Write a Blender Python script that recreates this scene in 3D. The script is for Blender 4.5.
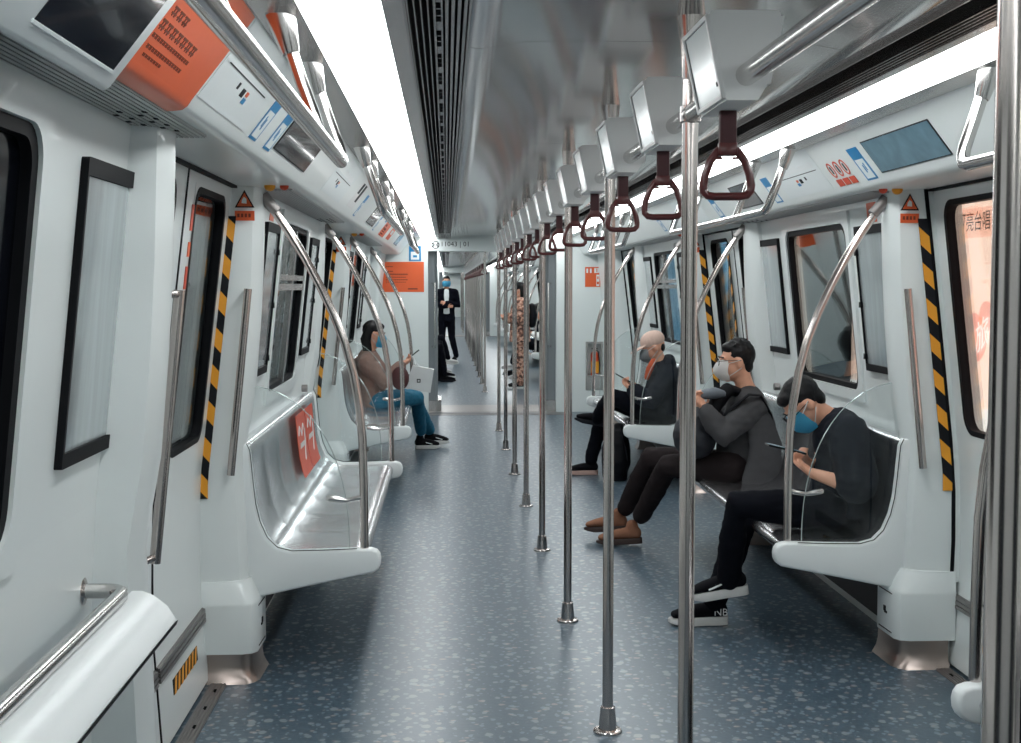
import bpy, bmesh, math, random
from math import sin, cos, pi, radians, atan, sqrt
from mathutils import Vector, Matrix, noise

random.seed(7)
for o in list(bpy.data.objects): bpy.data.objects.remove(o)
SC = bpy.context.scene
COL = SC.collection

# ------------------------------------------------------------ camera, world, exposure
F_PX = 1360.0
CAM = Vector((-0.52, 0.0, 1.45))
pitch = atan((371.5 - 286.0) / F_PX)
yaw = atan((510.5 - 446.5) / F_PX * cos(pitch))
cd = bpy.data.cameras.new('camera'); cam = bpy.data.objects.new('camera', cd); COL.objects.link(cam)
cam.location = CAM
cam.rotation_euler = (pi / 2 - pitch, 0, -yaw)
cd.sensor_width = 36.0; cd.lens = 36.0 * F_PX / 1021.0
cd.clip_start = 0.05; cd.clip_end = 200
SC.camera = cam
W = bpy.data.worlds.new('tunnel_dark'); SC.world = W; W.use_nodes = True
W.node_tree.nodes['Background'].inputs[0].default_value = (0.03, 0.04, 0.05, 1)
W.node_tree.nodes['Background'].inputs[1].default_value = 0.5
SC.view_settings.view_transform = 'Standard'; SC.view_settings.look = 'None'
SC.view_settings.exposure = 0.0; SC.view_settings.gamma = 1.0
SC.view_settings.use_curve_mapping = False
STRIP = 10.8         # radiance of the ceiling light diffusers

# ------------------------------------------------------------ materials
def srgb(r, g, b):
    f = lambda c: (c / 255 / 12.92) if c / 255 <= 0.04045 else ((c / 255 + 0.055) / 1.055) ** 2.4
    return (f(r), f(g), f(b), 1.0)
MATS = {}
def mat(name, col, rough=0.5, metal=0.0, var=0.06, scale=30.0, spec=0.5, bump=0.0, emit=0.0, coat=0.0, stretch=None):
    if name in MATS: return MATS[name]
    m = bpy.data.materials.new(name); m.use_nodes = True
    nt = m.node_tree; b = nt.nodes['Principled BSDF']
    b.inputs['Roughness'].default_value = rough; b.inputs['Metallic'].default_value = metal
    b.inputs['Specular IOR Level'].default_value = spec
    b.inputs['Coat Weight'].default_value = coat
    tc = nt.nodes.new('ShaderNodeTexCoord'); n = nt.nodes.new('ShaderNodeTexNoise')
    n.inputs['Scale'].default_value = scale; n.inputs['Detail'].default_value = 3
    src = tc.outputs['Object']
    if stretch:
        mp = nt.nodes.new('ShaderNodeMapping'); mp.inputs['Scale'].default_value = stretch
        nt.links.new(src, mp.inputs['Vector']); src = mp.outputs['Vector']
    nt.links.new(src, n.inputs['Vector'])
    mx = nt.nodes.new('ShaderNodeMix'); mx.data_type = 'RGBA'
    c = Vector(col[:3])
    mx.inputs[6].default_value = (*(c * (1 - var)), 1); mx.inputs[7].default_value = (*[min(1, v) for v in c * (1 + var)], 1)
    nt.links.new(n.outputs['Fac'], mx.inputs[0]); nt.links.new(mx.outputs[2], b.inputs['Base Color'])
    if bump:
        bp = nt.nodes.new('ShaderNodeBump'); bp.inputs['Strength'].default_value = bump; bp.inputs['Distance'].default_value = 0.004
        nt.links.new(n.outputs['Fac'], bp.inputs['Height']); nt.links.new(bp.outputs['Normal'], b.inputs['Normal'])
    if emit:
        nt.links.new(mx.outputs[2], b.inputs['Emission Color']); b.inputs['Emission Strength'].default_value = emit
    MATS[name] = m
    return m
M = {}
M['white'] = mat('white_moulded_panel', srgb(222, 228, 227), 0.32, var=0.02, scale=3, coat=0.2)
M['cream'] = mat('pale_cove_panel', srgb(224, 229, 227), 0.28, var=0.015, scale=3)
M['end_white'] = mat('white_seat_end', srgb(226, 231, 231), 0.35, var=0.015, scale=4)
M['greywall'] = mat('grey_gangway_panel', srgb(120, 126, 130), 0.35, var=0.05, scale=5)
M['ribbed'] = mat('grey_ribbed_board', srgb(170, 172, 172), 0.4, metal=0.3)
M['ceil'] = mat('satin_ceiling_metal', srgb(205, 203, 202), 0.13, metal=0.75, var=0.03, scale=2.5)
M['ceiledge'] = mat('satin_edge_metal', srgb(190, 188, 186), 0.25, metal=0.85, var=0.04, scale=5)
M['steel'] = mat('brushed_steel_tube', srgb(196, 188, 184), 0.2, metal=1.0, var=0.06, scale=20, stretch=(1, 1, 0.02))
M['steel_rail'] = mat('steel_rail_tube', srgb(200, 198, 196), 0.2, metal=1.0, var=0.05, scale=20)
M['bronze'] = mat('stained_steel_kick_plate', srgb(158, 146, 140), 0.28, metal=1.0, var=0.12, scale=6)
M['seat'] = mat('pressed_steel_seat', srgb(212, 212, 214), 0.27, metal=1.0, var=0.05, scale=8)
M['alu'] = mat('ribbed_aluminium', srgb(150, 146, 144), 0.38, metal=0.9, var=0.08, scale=20)
M['rubber'] = mat('black_rubber', srgb(12, 13, 17), 0.6, var=0.1, spec=.15)
M['dark'] = mat('dark_void', srgb(10, 10, 14), 0.8, spec=.1)
M['louver'] = mat('louver_metal', srgb(150, 144, 142), 0.25, metal=0.9)
M['orange'] = mat('orange_print', srgb(224, 96, 48), 0.4, var=0.03)
M['amber'] = mat('amber_print', srgb(236, 160, 40), 0.4, var=0.03)
M['red'] = mat('red_print', srgb(214, 76, 44), 0.4, var=0.03)
M['blue'] = mat('blue_print', srgb(10, 126, 182), 0.35, var=0.03)
M['ink'] = mat('dark_ink', srgb(20, 22, 28), 0.6, spec=.2)
M['brownink'] = mat('brown_ink', srgb(118, 48, 26), 0.5)
M['paper'] = mat('white_print', srgb(226, 232, 232), 0.4, var=0.01)
M['screen'] = mat('switched_off_screen', srgb(16, 19, 30), 0.12, var=0.2, scale=3, coat=0.3)
M['lcd'] = mat('lit_blue_grey_screen', srgb(84, 112, 124), 0.2, var=0.35, scale=14, emit=0.25)
M['strap'] = mat('maroon_plastic_handle', srgb(82, 26, 26), 0.32, var=0.1, coat=0.3)
M['belt'] = mat('maroon_webbing_belt', srgb(62, 26, 30), 0.6, var=0.15, scale=200)
M['box'] = mat('grey_holder_box', srgb(226, 226, 225), 0.4, var=0.02)
M['boxface'] = mat('pale_holder_face', srgb(224, 232, 232), 0.15, var=0.02)
M['skin'] = mat('light_tan_skin', srgb(222, 164, 136), 0.5, var=0.08, scale=25)
M['hair'] = mat('black_hair', srgb(10, 9, 12), 0.5, spec=.3, var=0.3, scale=90, bump=0.6, stretch=(1, 1, .3))
M['blackcloth'] = mat('black_cotton', srgb(27, 30, 38), 0.9, var=0.04, scale=60, spec=.15)
M['trouser'] = mat('black_trouser_cloth', srgb(10, 12, 20), 0.9, var=0.12, scale=60, spec=.12)
M['navysuit'] = mat('navy_suit_cloth', srgb(9, 12, 22), 0.9, spec=.12, var=0.15, scale=60)
M['greyshirt'] = mat('grey_shirt_cloth', srgb(72, 72, 74), 0.9, var=0.1, scale=40, spec=.2)
M['browntr'] = mat('dark_brown_trouser_cloth', srgb(38, 32, 33), 0.9, var=0.1, scale=50, spec=.15)
M['blazer'] = mat('brown_tweed_cloth', srgb(134, 108, 98), 0.9, var=0.22, scale=180, bump=0.3)
M['jeans'] = mat('blue_denim', srgb(18, 100, 128), 0.85, var=0.25, scale=50, bump=0.2)
M['suede'] = mat('tan_suede', srgb(138, 98, 78), 0.95, var=0.12, scale=50, spec=.1)
M['solew'] = mat('white_shoe_sole', srgb(206, 206, 204), 0.5, var=0.04)
M['soled'] = mat('dark_shoe_sole', srgb(58, 44, 40), 0.7)
M['shoe'] = mat('black_shoe_cloth', srgb(12, 12, 17), 0.85, spec=.15, var=0.2, scale=80)
M['maskblue'] = mat('blue_mask_cloth', srgb(96, 196, 232), 0.8, var=0.05)
M['maskwhite'] = mat('white_mask_cloth', srgb(240, 240, 238), 0.8, var=0.04)
M['maskgrey'] = mat('grey_mask_cloth', srgb(160, 166, 170), 0.8, var=0.06)
M['capbeige'] = mat('beige_cap_cloth', srgb(214, 184, 170), 0.85, var=0.08, scale=60)
M['bag'] = mat('black_nylon', srgb(14, 15, 20), 0.7, spec=.2, var=0.2, scale=30, bump=0.3)
M['greybag'] = mat('charcoal_nylon', srgb(40, 42, 48), 0.6, spec=.3, var=0.15, scale=20)
M['whitebag'] = mat('white_tote_cloth', srgb(206, 210, 210), 0.8, var=0.04, scale=20)
M['redbrown'] = mat('maroon_leather', srgb(74, 36, 36), 0.5)
M['phone'] = mat('black_phone_glass', srgb(14, 15, 20), 0.15)
M['extinguish'] = mat('red_extinguisher_paint', srgb(205, 70, 30), 0.3)
M['lockink'] = M['ink']

def floor_mat():
    m = bpy.data.materials.new('speckled_blue_grey_vinyl'); m.use_nodes = True
    nt = m.node_tree; b = nt.nodes['Principled BSDF']; L = nt.links.new
    tc = nt.nodes.new('ShaderNodeTexCoord')
    base = nt.nodes.new('ShaderNodeTexNoise'); base.inputs['Scale'].default_value = 60; base.inputs['Detail'].default_value = 4
    L(tc.outputs['Object'], base.inputs['Vector'])
    mx = nt.nodes.new('ShaderNodeMix'); mx.data_type = 'RGBA'
    mx.inputs[6].default_value = srgb(58, 75, 88); mx.inputs[7].default_value = srgb(80, 98, 110)
    L(base.outputs['Fac'], mx.inputs[0])
    prev = mx.outputs[2]
    wob = nt.nodes.new('ShaderNodeTexNoise'); wob.inputs['Scale'].default_value = 45
    L(tc.outputs['Object'], wob.inputs['Vector'])
    wm = nt.nodes.new('ShaderNodeVectorMath'); wm.operation = 'MULTIPLY_ADD'
    L(wob.outputs['Color'], wm.inputs[0]); wm.inputs[1].default_value = (0.02, 0.02, 0); L(tc.outputs['Object'], wm.inputs[2])
    for i, (sc, th, colr, st) in enumerate([(19, 0.27, srgb(142, 150, 154), (1, .8, 1)), (30, 0.26, srgb(120, 138, 150), (1.0, .7, 1)),
                                        (15, 0.16, srgb(160, 146, 140), (.9, 1.1, 1))]):
        mp = nt.nodes.new('ShaderNodeMapping'); mp.inputs['Scale'].default_value = st; mp.inputs['Location'].default_value = (i * 3.3, i * 1.7, 0)
        mp.inputs['Rotation'].default_value = (0, 0, i * 0.6)
        L(wm.outputs[0], mp.inputs['Vector'])
        v = nt.nodes.new('ShaderNodeTexVoronoi'); v.inputs['Scale'].default_value = sc; v.voronoi_dimensions = '2D'
        L(mp.outputs[0], v.inputs['Vector'])
        sep = nt.nodes.new('ShaderNodeSeparateColor'); L(v.outputs['Color'], sep.inputs[0])
        # only some cells carry a fleck, and each fleck has its own size
        mul = nt.nodes.new('ShaderNodeMath'); mul.operation = 'MULTIPLY'; L(sep.outputs[0], mul.inputs[0]); mul.inputs[1].default_value = th * 1.25
        lt = nt.nodes.new('ShaderNodeMath'); lt.operation = 'SUBTRACT'; L(mul.outputs[0], lt.inputs[0]); L(v.outputs['Distance'], lt.inputs[1])
        ml = nt.nodes.new('ShaderNodeMath'); ml.operation = 'MULTIPLY'; ml.use_clamp = True; L(lt.outputs[0], ml.inputs[0]); ml.inputs[1].default_value = 14
        m2 = nt.nodes.new('ShaderNodeMath'); m2.operation = 'MULTIPLY'; L(ml.outputs[0], m2.inputs[0]); m2.inputs[1].default_value = 0.62
        mm = nt.nodes.new('ShaderNodeMix'); mm.data_type = 'RGBA'; L(m2.outputs[0], mm.inputs[0]); L(prev, mm.inputs[6]); mm.inputs[7].default_value = colr
        prev = mm.outputs[2]
    L(prev, b.inputs['Base Color'])
    b.inputs['Roughness'].default_value = 0.33; b.inputs['Specular IOR Level'].default_value = 0.6
    n2 = nt.nodes.new('ShaderNodeTexNoise'); n2.inputs['Scale'].default_value = 40; L(tc.outputs['Object'], n2.inputs['Vector'])
    bp = nt.nodes.new('ShaderNodeBump'); bp.inputs['Strength'].default_value = 0.12; bp.inputs['Distance'].default_value = 0.004
    L(n2.outputs['Fac'], bp.inputs['Height']); L(bp.outputs[0], b.inputs['Normal'])
    return m
M['floor'] = floor_mat()
def mottle_mat():
    m = bpy.data.materials.new('mottled_brown_cloth'); m.use_nodes = True
    nt = m.node_tree; b = nt.nodes['Principled BSDF']; tc = nt.nodes.new('ShaderNodeTexCoord'); n = nt.nodes.new('ShaderNodeTexNoise'); n.inputs['Scale'].default_value = 24
    r = nt.nodes.new('ShaderNodeValToRGB'); nt.links.new(tc.outputs['Object'], n.inputs['Vector']); nt.links.new(n.outputs['Fac'], r.inputs[0]); nt.links.new(r.outputs[0], b.inputs['Base Color'])
    r.color_ramp.interpolation = 'CONSTANT'; e = r.color_ramp.elements; e[0].color = srgb(84, 62, 58); e[0].position = 0; e[1].color = srgb(150, 104, 86); e[1].position = .42
    for p, c in ((.5, srgb(196, 146, 124)), (.57, srgb(222, 184, 164)), (.64, srgb(120, 84, 70))): q = e.new(p); q.color = c
    b.inputs['Roughness'].default_value = .9
    return m
M['mottle'] = mottle_mat()

def emit_mat(name, col, s):
    m = bpy.data.materials.new(name); m.use_nodes = True; nt = m.node_tree; b = nt.nodes['Principled BSDF']
    b.inputs['Base Color'].default_value = (.8, .8, .8, 1); b.inputs['Emission Color'].default_value = (*col, 1); b.inputs['Emission Strength'].default_value = s
    return m
M['light'] = emit_mat('lit_opal_diffuser', (0.955, 0.995, 1.0), STRIP)
M['adlit'] = emit_mat('backlit_peach_poster', srgb(246, 206, 184)[:3], 1.15)
M['adlit2'] = emit_mat('backlit_orange_poster', srgb(240, 104, 70)[:3], 1.0)
M['adlit3'] = emit_mat('backlit_white_poster', srgb(240, 236, 230)[:3], 1.2)
M['adlit4'] = emit_mat('backlit_pink_poster', srgb(244, 168, 138)[:3], 1.1)
M['adblue'] = emit_mat('backlit_blue_poster', srgb(90, 160, 196)[:3], 0.8)

def glass_mat(name, refl, tint, rough=0.01):
    m = bpy.data.materials.new(name); m.use_nodes = True; nt = m.node_tree; L = nt.links.new
    for n in list(nt.nodes): nt.nodes.remove(n)
    out = nt.nodes.new('ShaderNodeOutputMaterial'); mix = nt.nodes.new('ShaderNodeMixShader')
    t = nt.nodes.new('ShaderNodeBsdfTransparent'); t.inputs[0].default_value = (*tint, 1)
    g = nt.nodes.new('ShaderNodeBsdfGlossy'); g.inputs['Roughness'].default_value = rough; g.inputs[0].default_value = (.95, .97, .97, 1)
    fr = nt.nodes.new('ShaderNodeLayerWeight'); fr.inputs[0].default_value = 0.35
    ma = nt.nodes.new('ShaderNodeMath'); ma.operation = 'MULTIPLY_ADD'; ma.use_clamp = True
    L(fr.outputs['Fresnel'], ma.inputs[0]); ma.inputs[1].default_value = 0.4; ma.inputs[2].default_value = refl
    L(ma.outputs[0], mix.inputs[0]); L(t.outputs[0], mix.inputs[1]); L(g.outputs[0], mix.inputs[2]); L(mix.outputs[0], out.inputs[0])
    return m
M['winglass'] = glass_mat('coated_window_glass', 0.14, (0.8, 0.84, 0.85))
M['doorglass'] = glass_mat('clear_door_glass', 0.02, (0.93, 0.95, 0.95))
M['darkglass'] = mat('dark_tinted_glass', srgb(8, 10, 16), 0.1, spec=.2)
M['frameglass'] = mat('mirror_like_poster_glass', srgb(190, 198, 200), 0.1, metal=0.55, var=0.25, scale=5, stretch=(1, 6, .6))
M['clear'] = glass_mat('clear_screen_glass', 0.0, (0.97, 0.99, 0.99))
M['glassedge'] = mat('polished_glass_edge', srgb(196, 210, 208), 0.15, metal=0.4)

# ------------------------------------------------------------ object helpers
def link(name, me, material, parent=None, smooth=True, angle=40):
    o = bpy.data.objects.new(name, me); COL.objects.link(o)
    if material is not None and len(me.materials) == 0: me.materials.append(material)
    if parent is not None: o.parent = parent
    if smooth:
        for p in me.polygons: p.use_smooth = True
        me.set_sharp_from_angle(angle=radians(angle))
    return o
class MB:
    """collects shapes and links them as one mesh object (world coordinates)"""
    def __init__(s): s.bm = bmesh.new(); s.mi = 0; s.mats = []
    def use(s, material):
        if material not in s.mats: s.mats.append(material)
        s.mi = s.mats.index(material); return s
    def face(s, vs):
        try:
            f = s.bm.faces.new(vs); f.material_index = s.mi; return f
        except ValueError: return None
    def v(s, p): return s.bm.verts.new(p)
    def box(s, x0, x1, y0, y1, z0, z1, bevel=0.0):
        x0, x1 = min(x0, x1), max(x0, x1); y0, y1 = min(y0, y1), max(y0, y1); z0, z1 = min(z0, z1), max(z0, z1)
        c = [s.v((x, y, z)) for x in (x0, x1) for y in (y0, y1) for z in (z0, z1)]
        fs = [s.face([c[i] for i in q]) for q in ((0, 1, 3, 2), (4, 6, 7, 5), (0, 4, 5, 1), (2, 3, 7, 6), (0, 2, 6, 4), (1, 5, 7, 3))]
        if bevel:
            es = list({e for f in fs for e in f.edges})
            r = bmesh.ops.bevel(s.bm, geom=es, offset=bevel, segments=2, affect='EDGES', profile=0.5)
            for f in r['faces']: f.material_index = s.mi
        return s
    def prism(s, poly, fn, a, b, n=1):
        """poly: list of 2-d points, fn(p, t) -> world; closed solid from t=a to t=b"""
        rings = []
        for i in range(n + 1):
            t = a + (b - a) * i / n
            rings.append([s.v(fn(p, t)) for p in poly])
        k = len(poly)
        for i in range(n):
            for j in range(k):
                s.face([rings[i][j], rings[i][(j + 1) % k], rings[i + 1][(j + 1) % k], rings[i + 1][j]])
        s.face(rings[0][::-1]); s.face(rings[-1])
        return s
    def grid(s, nu, nv, fn, closeu=False):
        g = [[s.v(fn(i / nu, j / nv)) for j in range(nv + 1)] for i in range(nu + (0 if closeu else 1))]
        for i in range(nu):
            for j in range(nv):
                a = g[i]; b = g[(i + 1) % len(g)]
                s.face([a[j], b[j], b[j + 1], a[j + 1]])
        return g
    def loft(s, pts, radii, side=None, seg=16, dome=True, wob=None):
        pts = [Vector(p) for p in pts]; R = []
        for r in radii: R.append((r, r) if not isinstance(r, (tuple, list)) else tuple(r))
        if dome:
            t0 = (pts[0] - pts[1]).normalized(); t1 = (pts[-1] - pts[-2]).normalized()
            a0, a1 = R[0], R[-1]; m0, m1 = min(a0), min(a1)
            pre = [(pts[0] + t0 * m0 * sin(q), (a0[0] * cos(q), a0[1] * cos(q))) for q in (1.35, .95, .5)]
            post = [(pts[-1] + t1 * m1 * sin(q), (a1[0] * cos(q), a1[1] * cos(q))) for q in (.5, .95, 1.35)]
            pts = [p for p, _ in pre] + pts + [p for p, _ in post]
            R = [r for _, r in pre] + R + [r for _, r in post]
        n = len(pts); side = Vector(side) if side is not None else None
        rings = []; pa = None
        for i in range(n):
            t = (pts[min(i + 1, n - 1)] - pts[max(i - 1, 0)])
            t = t.normalized() if t.length > 1e-9 else Vector((0, 0, 1))
            if side is not None: a = side - t * side.dot(t)
            elif pa is None:
                u = Vector((0, 0, 1)) if abs(t.z) < 0.9 else Vector((1, 0, 0)); a = u.cross(t)
            else: a = pa - t * pa.dot(t)
            if a.length < 1e-5: a = pa if pa is not None else Vector((1, 0, 0))
            a = a.normalized(); pa = a; b = t.cross(a)
            rings.append([s.v(pts[i] + a * R[i][0] * cos(2 * pi * k / seg) + b * R[i][1] * sin(2 * pi * k / seg)) for k in range(seg)])
        for i in range(n - 1):
            for k in range(seg):
                s.face([rings[i][k], rings[i][(k + 1) % seg], rings[i + 1][(k + 1) % seg], rings[i + 1][k]])
        s.face(rings[0][::-1]); s.face(rings[-1])
        return s
    def tube(s, pts, r, seg=16): return s.loft(pts, [r] * len(pts), seg=seg, dome=False)
    def ell(s, c, r, X=(1, 0, 0), Y=(0, 1, 0), Z=(0, 0, 1), nu=20, nv=12):
        c = Vector(c); X, Y, Z = Vector(X).normalized(), Vector(Y).normalized(), Vector(Z).normalized()
        top = s.v(c + Z * r[2]); bot = s.v(c - Z * r[2]); rings = []
        for j in range(1, nv):
            th = pi * j / nv
            rings.append([s.v(c + X * r[0] * sin(th) * cos(2 * pi * i / nu) + Y * r[1] * sin(th) * sin(2 * pi * i / nu) + Z * r[2] * cos(th)) for i in range(nu)])
        for i in range(nu):
            s.face([top, rings[0][i], rings[0][(i + 1) % nu]]); s.face([bot, rings[-1][(i + 1) % nu], rings[-1][i]])
            for j in range(nv - 2): s.face([rings[j][i], rings[j + 1][i], rings[j + 1][(i + 1) % nu], rings[j][(i + 1) % nu]])
        return s
    def lathe(s, prof, origin, axis=(0, 0, 1), seg=24):
        o = Vector(origin); ax = Vector(axis).normalized()
        u = (Vector((1, 0, 0)) if abs(ax.x) < 0.9 else Vector((0, 1, 0))).cross(ax).normalized(); w = ax.cross(u)
        rings = [[s.v(o + ax * h + (u * cos(2 * pi * k / seg) + w * sin(2 * pi * k / seg)) * max(r, 1e-4)) for k in range(seg)] for r, h in prof]
        for i in range(len(rings) - 1):
            for k in range(seg): s.face([rings[i][k], rings[i][(k + 1) % seg], rings[i + 1][(k + 1) % seg], rings[i + 1][k]])
        s.face(rings[0][::-1]); s.face(rings[-1])
        return s
    def ring(s, outer, inner, fn, d0, d1):
        """flat frame between two loops with equal counts, given thickness d0..d1; fn(p, d)"""
        k = len(outer)
        A = [[s.v(fn(p, d)) for p in lp] for d in (d0, d1) for lp in (outer, inner)]
        o0, i0, o1, i1 = A
        for j in range(k):
            n = (j + 1) % k
            s.face([o0[j], o0[n], i0[n], i0[j]]); s.face([o1[j], i1[j], i1[n], o1[n]])
            s.face([o0[j], o1[j], o1[n], o0[n]]); s.face([i0[j], i0[n], i1[n], i1[j]])
        return s
    def build(s, name, material=None, parent=None, smooth=True, angle=40, origin=None, remesh=0, smoothit=0, fold=0.0, foldscale=7.0):
        bmesh.ops.recalc_face_normals(s.bm, faces=s.bm.faces)
        me = bpy.data.meshes.new(name); s.bm.to_mesh(me); s.bm.free()
        for m in s.mats: me.materials.append(m)
        if remesh:
            me = remeshed(me, remesh, smoothit, fold, foldscale)
            me.name = name
            if material is not None: me.materials.clear(); me.materials.append(material)
            angle = 180
        o = link(name, me, material, None, smooth, angle)
        if parent is not None: adopt(o, parent)
        return o
def adopt(o, parent):
    off = Vector((0, 0, 0)); q = parent
    while q is not None: off += Vector(q.location); q = q.parent
    o.data.transform(Matrix.Translation(-off)); o.parent = parent
    return o
def remeshed(me, vox, it, fold, fs):
    tmp = bpy.data.objects.new('tmp', me); COL.objects.link(tmp)
    md = tmp.modifiers.new('r', 'REMESH'); md.mode = 'VOXEL'; md.voxel_size = vox; md.adaptivity = 0
    if it:
        sm = tmp.modifiers.new('s', 'SMOOTH'); sm.iterations = it; sm.factor = 0.5
    dg = bpy.context.evaluated_depsgraph_get(); dg.update()
    out = bpy.data.meshes.new_from_object(tmp.evaluated_get(dg))
    bpy.data.objects.remove(tmp)
    if fold:
        ns = [v.normal.copy() for v in out.vertices]
        for v, nn in zip(out.vertices, ns):
            p = v.co
            d = noise.noise(Vector((p.x * fs, p.y * fs, p.z * fs * 1.5))) * .6 + noise.noise(Vector((p.x * fs * 2.3 + 5, p.y * fs * 2.3, p.z * fs * 3.4))) * .4
            v.co = p + nn * d * fold
    return out
def tag(o, label=None, cat=None, group=None, kind=None):
    if label: o['label'] = label
    if cat: o['category'] = cat
    if group: o['group'] = group
    if kind: o['kind'] = kind
    return o
def thing(name, loc, label, cat, group=None):
    o = bpy.data.objects.new(name, None); COL.objects.link(o); o.location = loc; o.empty_display_size = 0.1
    bpy.context.view_layer.update()
    return tag(o, label, cat, group)
def struct(o): o['kind'] = 'structure'; return o
def dup(root, loc=None, shift=None, label=None, group=None, scale=None, rot=None):
    kids = [c for c in bpy.data.objects if c.parent == root]
    r = root.copy(); COL.objects.link(r)
    if loc is not None: r.location = loc
    if shift is not None: r.location = Vector(r.location) + Vector(shift)
    if scale is not None: r.scale = scale
    if rot is not None: r.rotation_euler = rot
    if label: r['label'] = label
    if group: r['group'] = group
    for ch in kids:
        c = ch.copy(); COL.objects.link(c); c.parent = r
        for g in [q for q in bpy.data.objects if q.parent == ch]:
            d = g.copy(); COL.objects.link(d); d.parent = c
    return r
FONT = None
def text_mesh(txt, size, fn, extrude=0.0):
    """text as mesh; fn maps (u, v) in metres (centred) to world"""
    cu = bpy.data.curves.new('t', 'FONT'); cu.body = txt; cu.size = size; cu.align_x = 'CENTER'; cu.align_y = 'CENTER'; cu.resolution_u = 2
    tmp = bpy.data.objects.new('t', cu); COL.objects.link(tmp)
    dg = bpy.context.evaluated_depsgraph_get(); dg.update()
    me = bpy.data.meshes.new_from_object(tmp.evaluated_get(dg)); bpy.data.objects.remove(tmp)
    for v in me.vertices: v.co = fn(v.co.x, v.co.y)
    me.materials.clear()
    return me
ORD = ['first', 'second', 'third', 'fourth', 'fifth', 'sixth', 'seventh', 'eighth', 'ninth', 'tenth', 'eleventh', 'twelfth', 'thirteenth', 'fourteenth',
       'fifteenth', 'sixteenth', 'seventeenth', 'eighteenth', 'nineteenth', 'twentieth', 'twenty-first', 'twenty-second', 'twenty-third', 'twenty-fourth', 'twenty-fifth', 'twenty-sixth', 'twenty-seventh', 'twenty-eighth']
def interp(tab, z):
    tab = sorted(tab)
    if z <= tab[0][0]: return tab[0][1]
    for (a, b), (c, d) in zip(tab, tab[1:]):
        if z <= c: return b + (d - b) * (z - a) / (c - a)
    return tab[-1][1]
XW = [(0, 1.33), (.85, 1.315), (1.08, 1.29), (1.72, 1.22), (1.85, 1.205)]      # window wall
XD = [(0, 1.392), (.4, 1.418), (.75, 1.412), (1.28, 1.35), (1.81, 1.285), (1.9, 1.275)]   # door plane
def xw(z): return interp(XW, z)
def xd(z): return interp(XD, z)
def rrect(y0, y1, z0, z1, r, n=6):
    out = []
    for cy, cz, a0 in ((y1 - r, z1 - r, 0), (y0 + r, z1 - r, 90), (y0 + r, z0 + r, 180), (y1 - r, z0 + r, 270)):
        for i in range(n + 1):
            a = radians(a0 + 90 * i / n); out.append((cy + r * cos(a), cz + r * sin(a)))
    return out
def on(s, xf): return lambda p, d: (s * (xf(p[1]) - d), p[0], p[1])     # d: how far into the car from the surface
SIDE = {-1: 'left', 1: 'right'}
# ============================================================ THE SETTING
Y0 = -1.5; CAR_END = 15.6; CAR2 = 16.5; CAR2_END = 39.4; CAR3 = 40.3; CAR3_END = 63.6
PITCH = 4.47; BL = 2.53; B0 = 5.07
b = MB(); b.box(-1.45, 1.45, Y0, CAR_END, -0.06, 0)
struct(b.build('floor', M['floor']))
b = MB(); b.box(-1.45, 1.45, CAR2, CAR2_END, -0.06, 0)
struct(b.build('floor', M['floor']))
b = MB(); b.box(-1.45, 1.45, CAR3, CAR3_END, -0.06, 0)
struct(b.build('floor', M['floor']))
for a, c, nm in ((CAR_END - .02, CAR2 + .02, 1), (CAR2_END - .02, CAR3 + .02, 2)):
    b = MB(); b.use(M['alu']); b.box(-.74, .74, a, c, -0.06, 0.004)
    for k in range(2):
        b.box(-.9, .9, a - .34 + k * .16, a - .27 + k * .16, 0.0, 0.006)
    struct(b.build('trim_gangway_floor', None))

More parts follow.
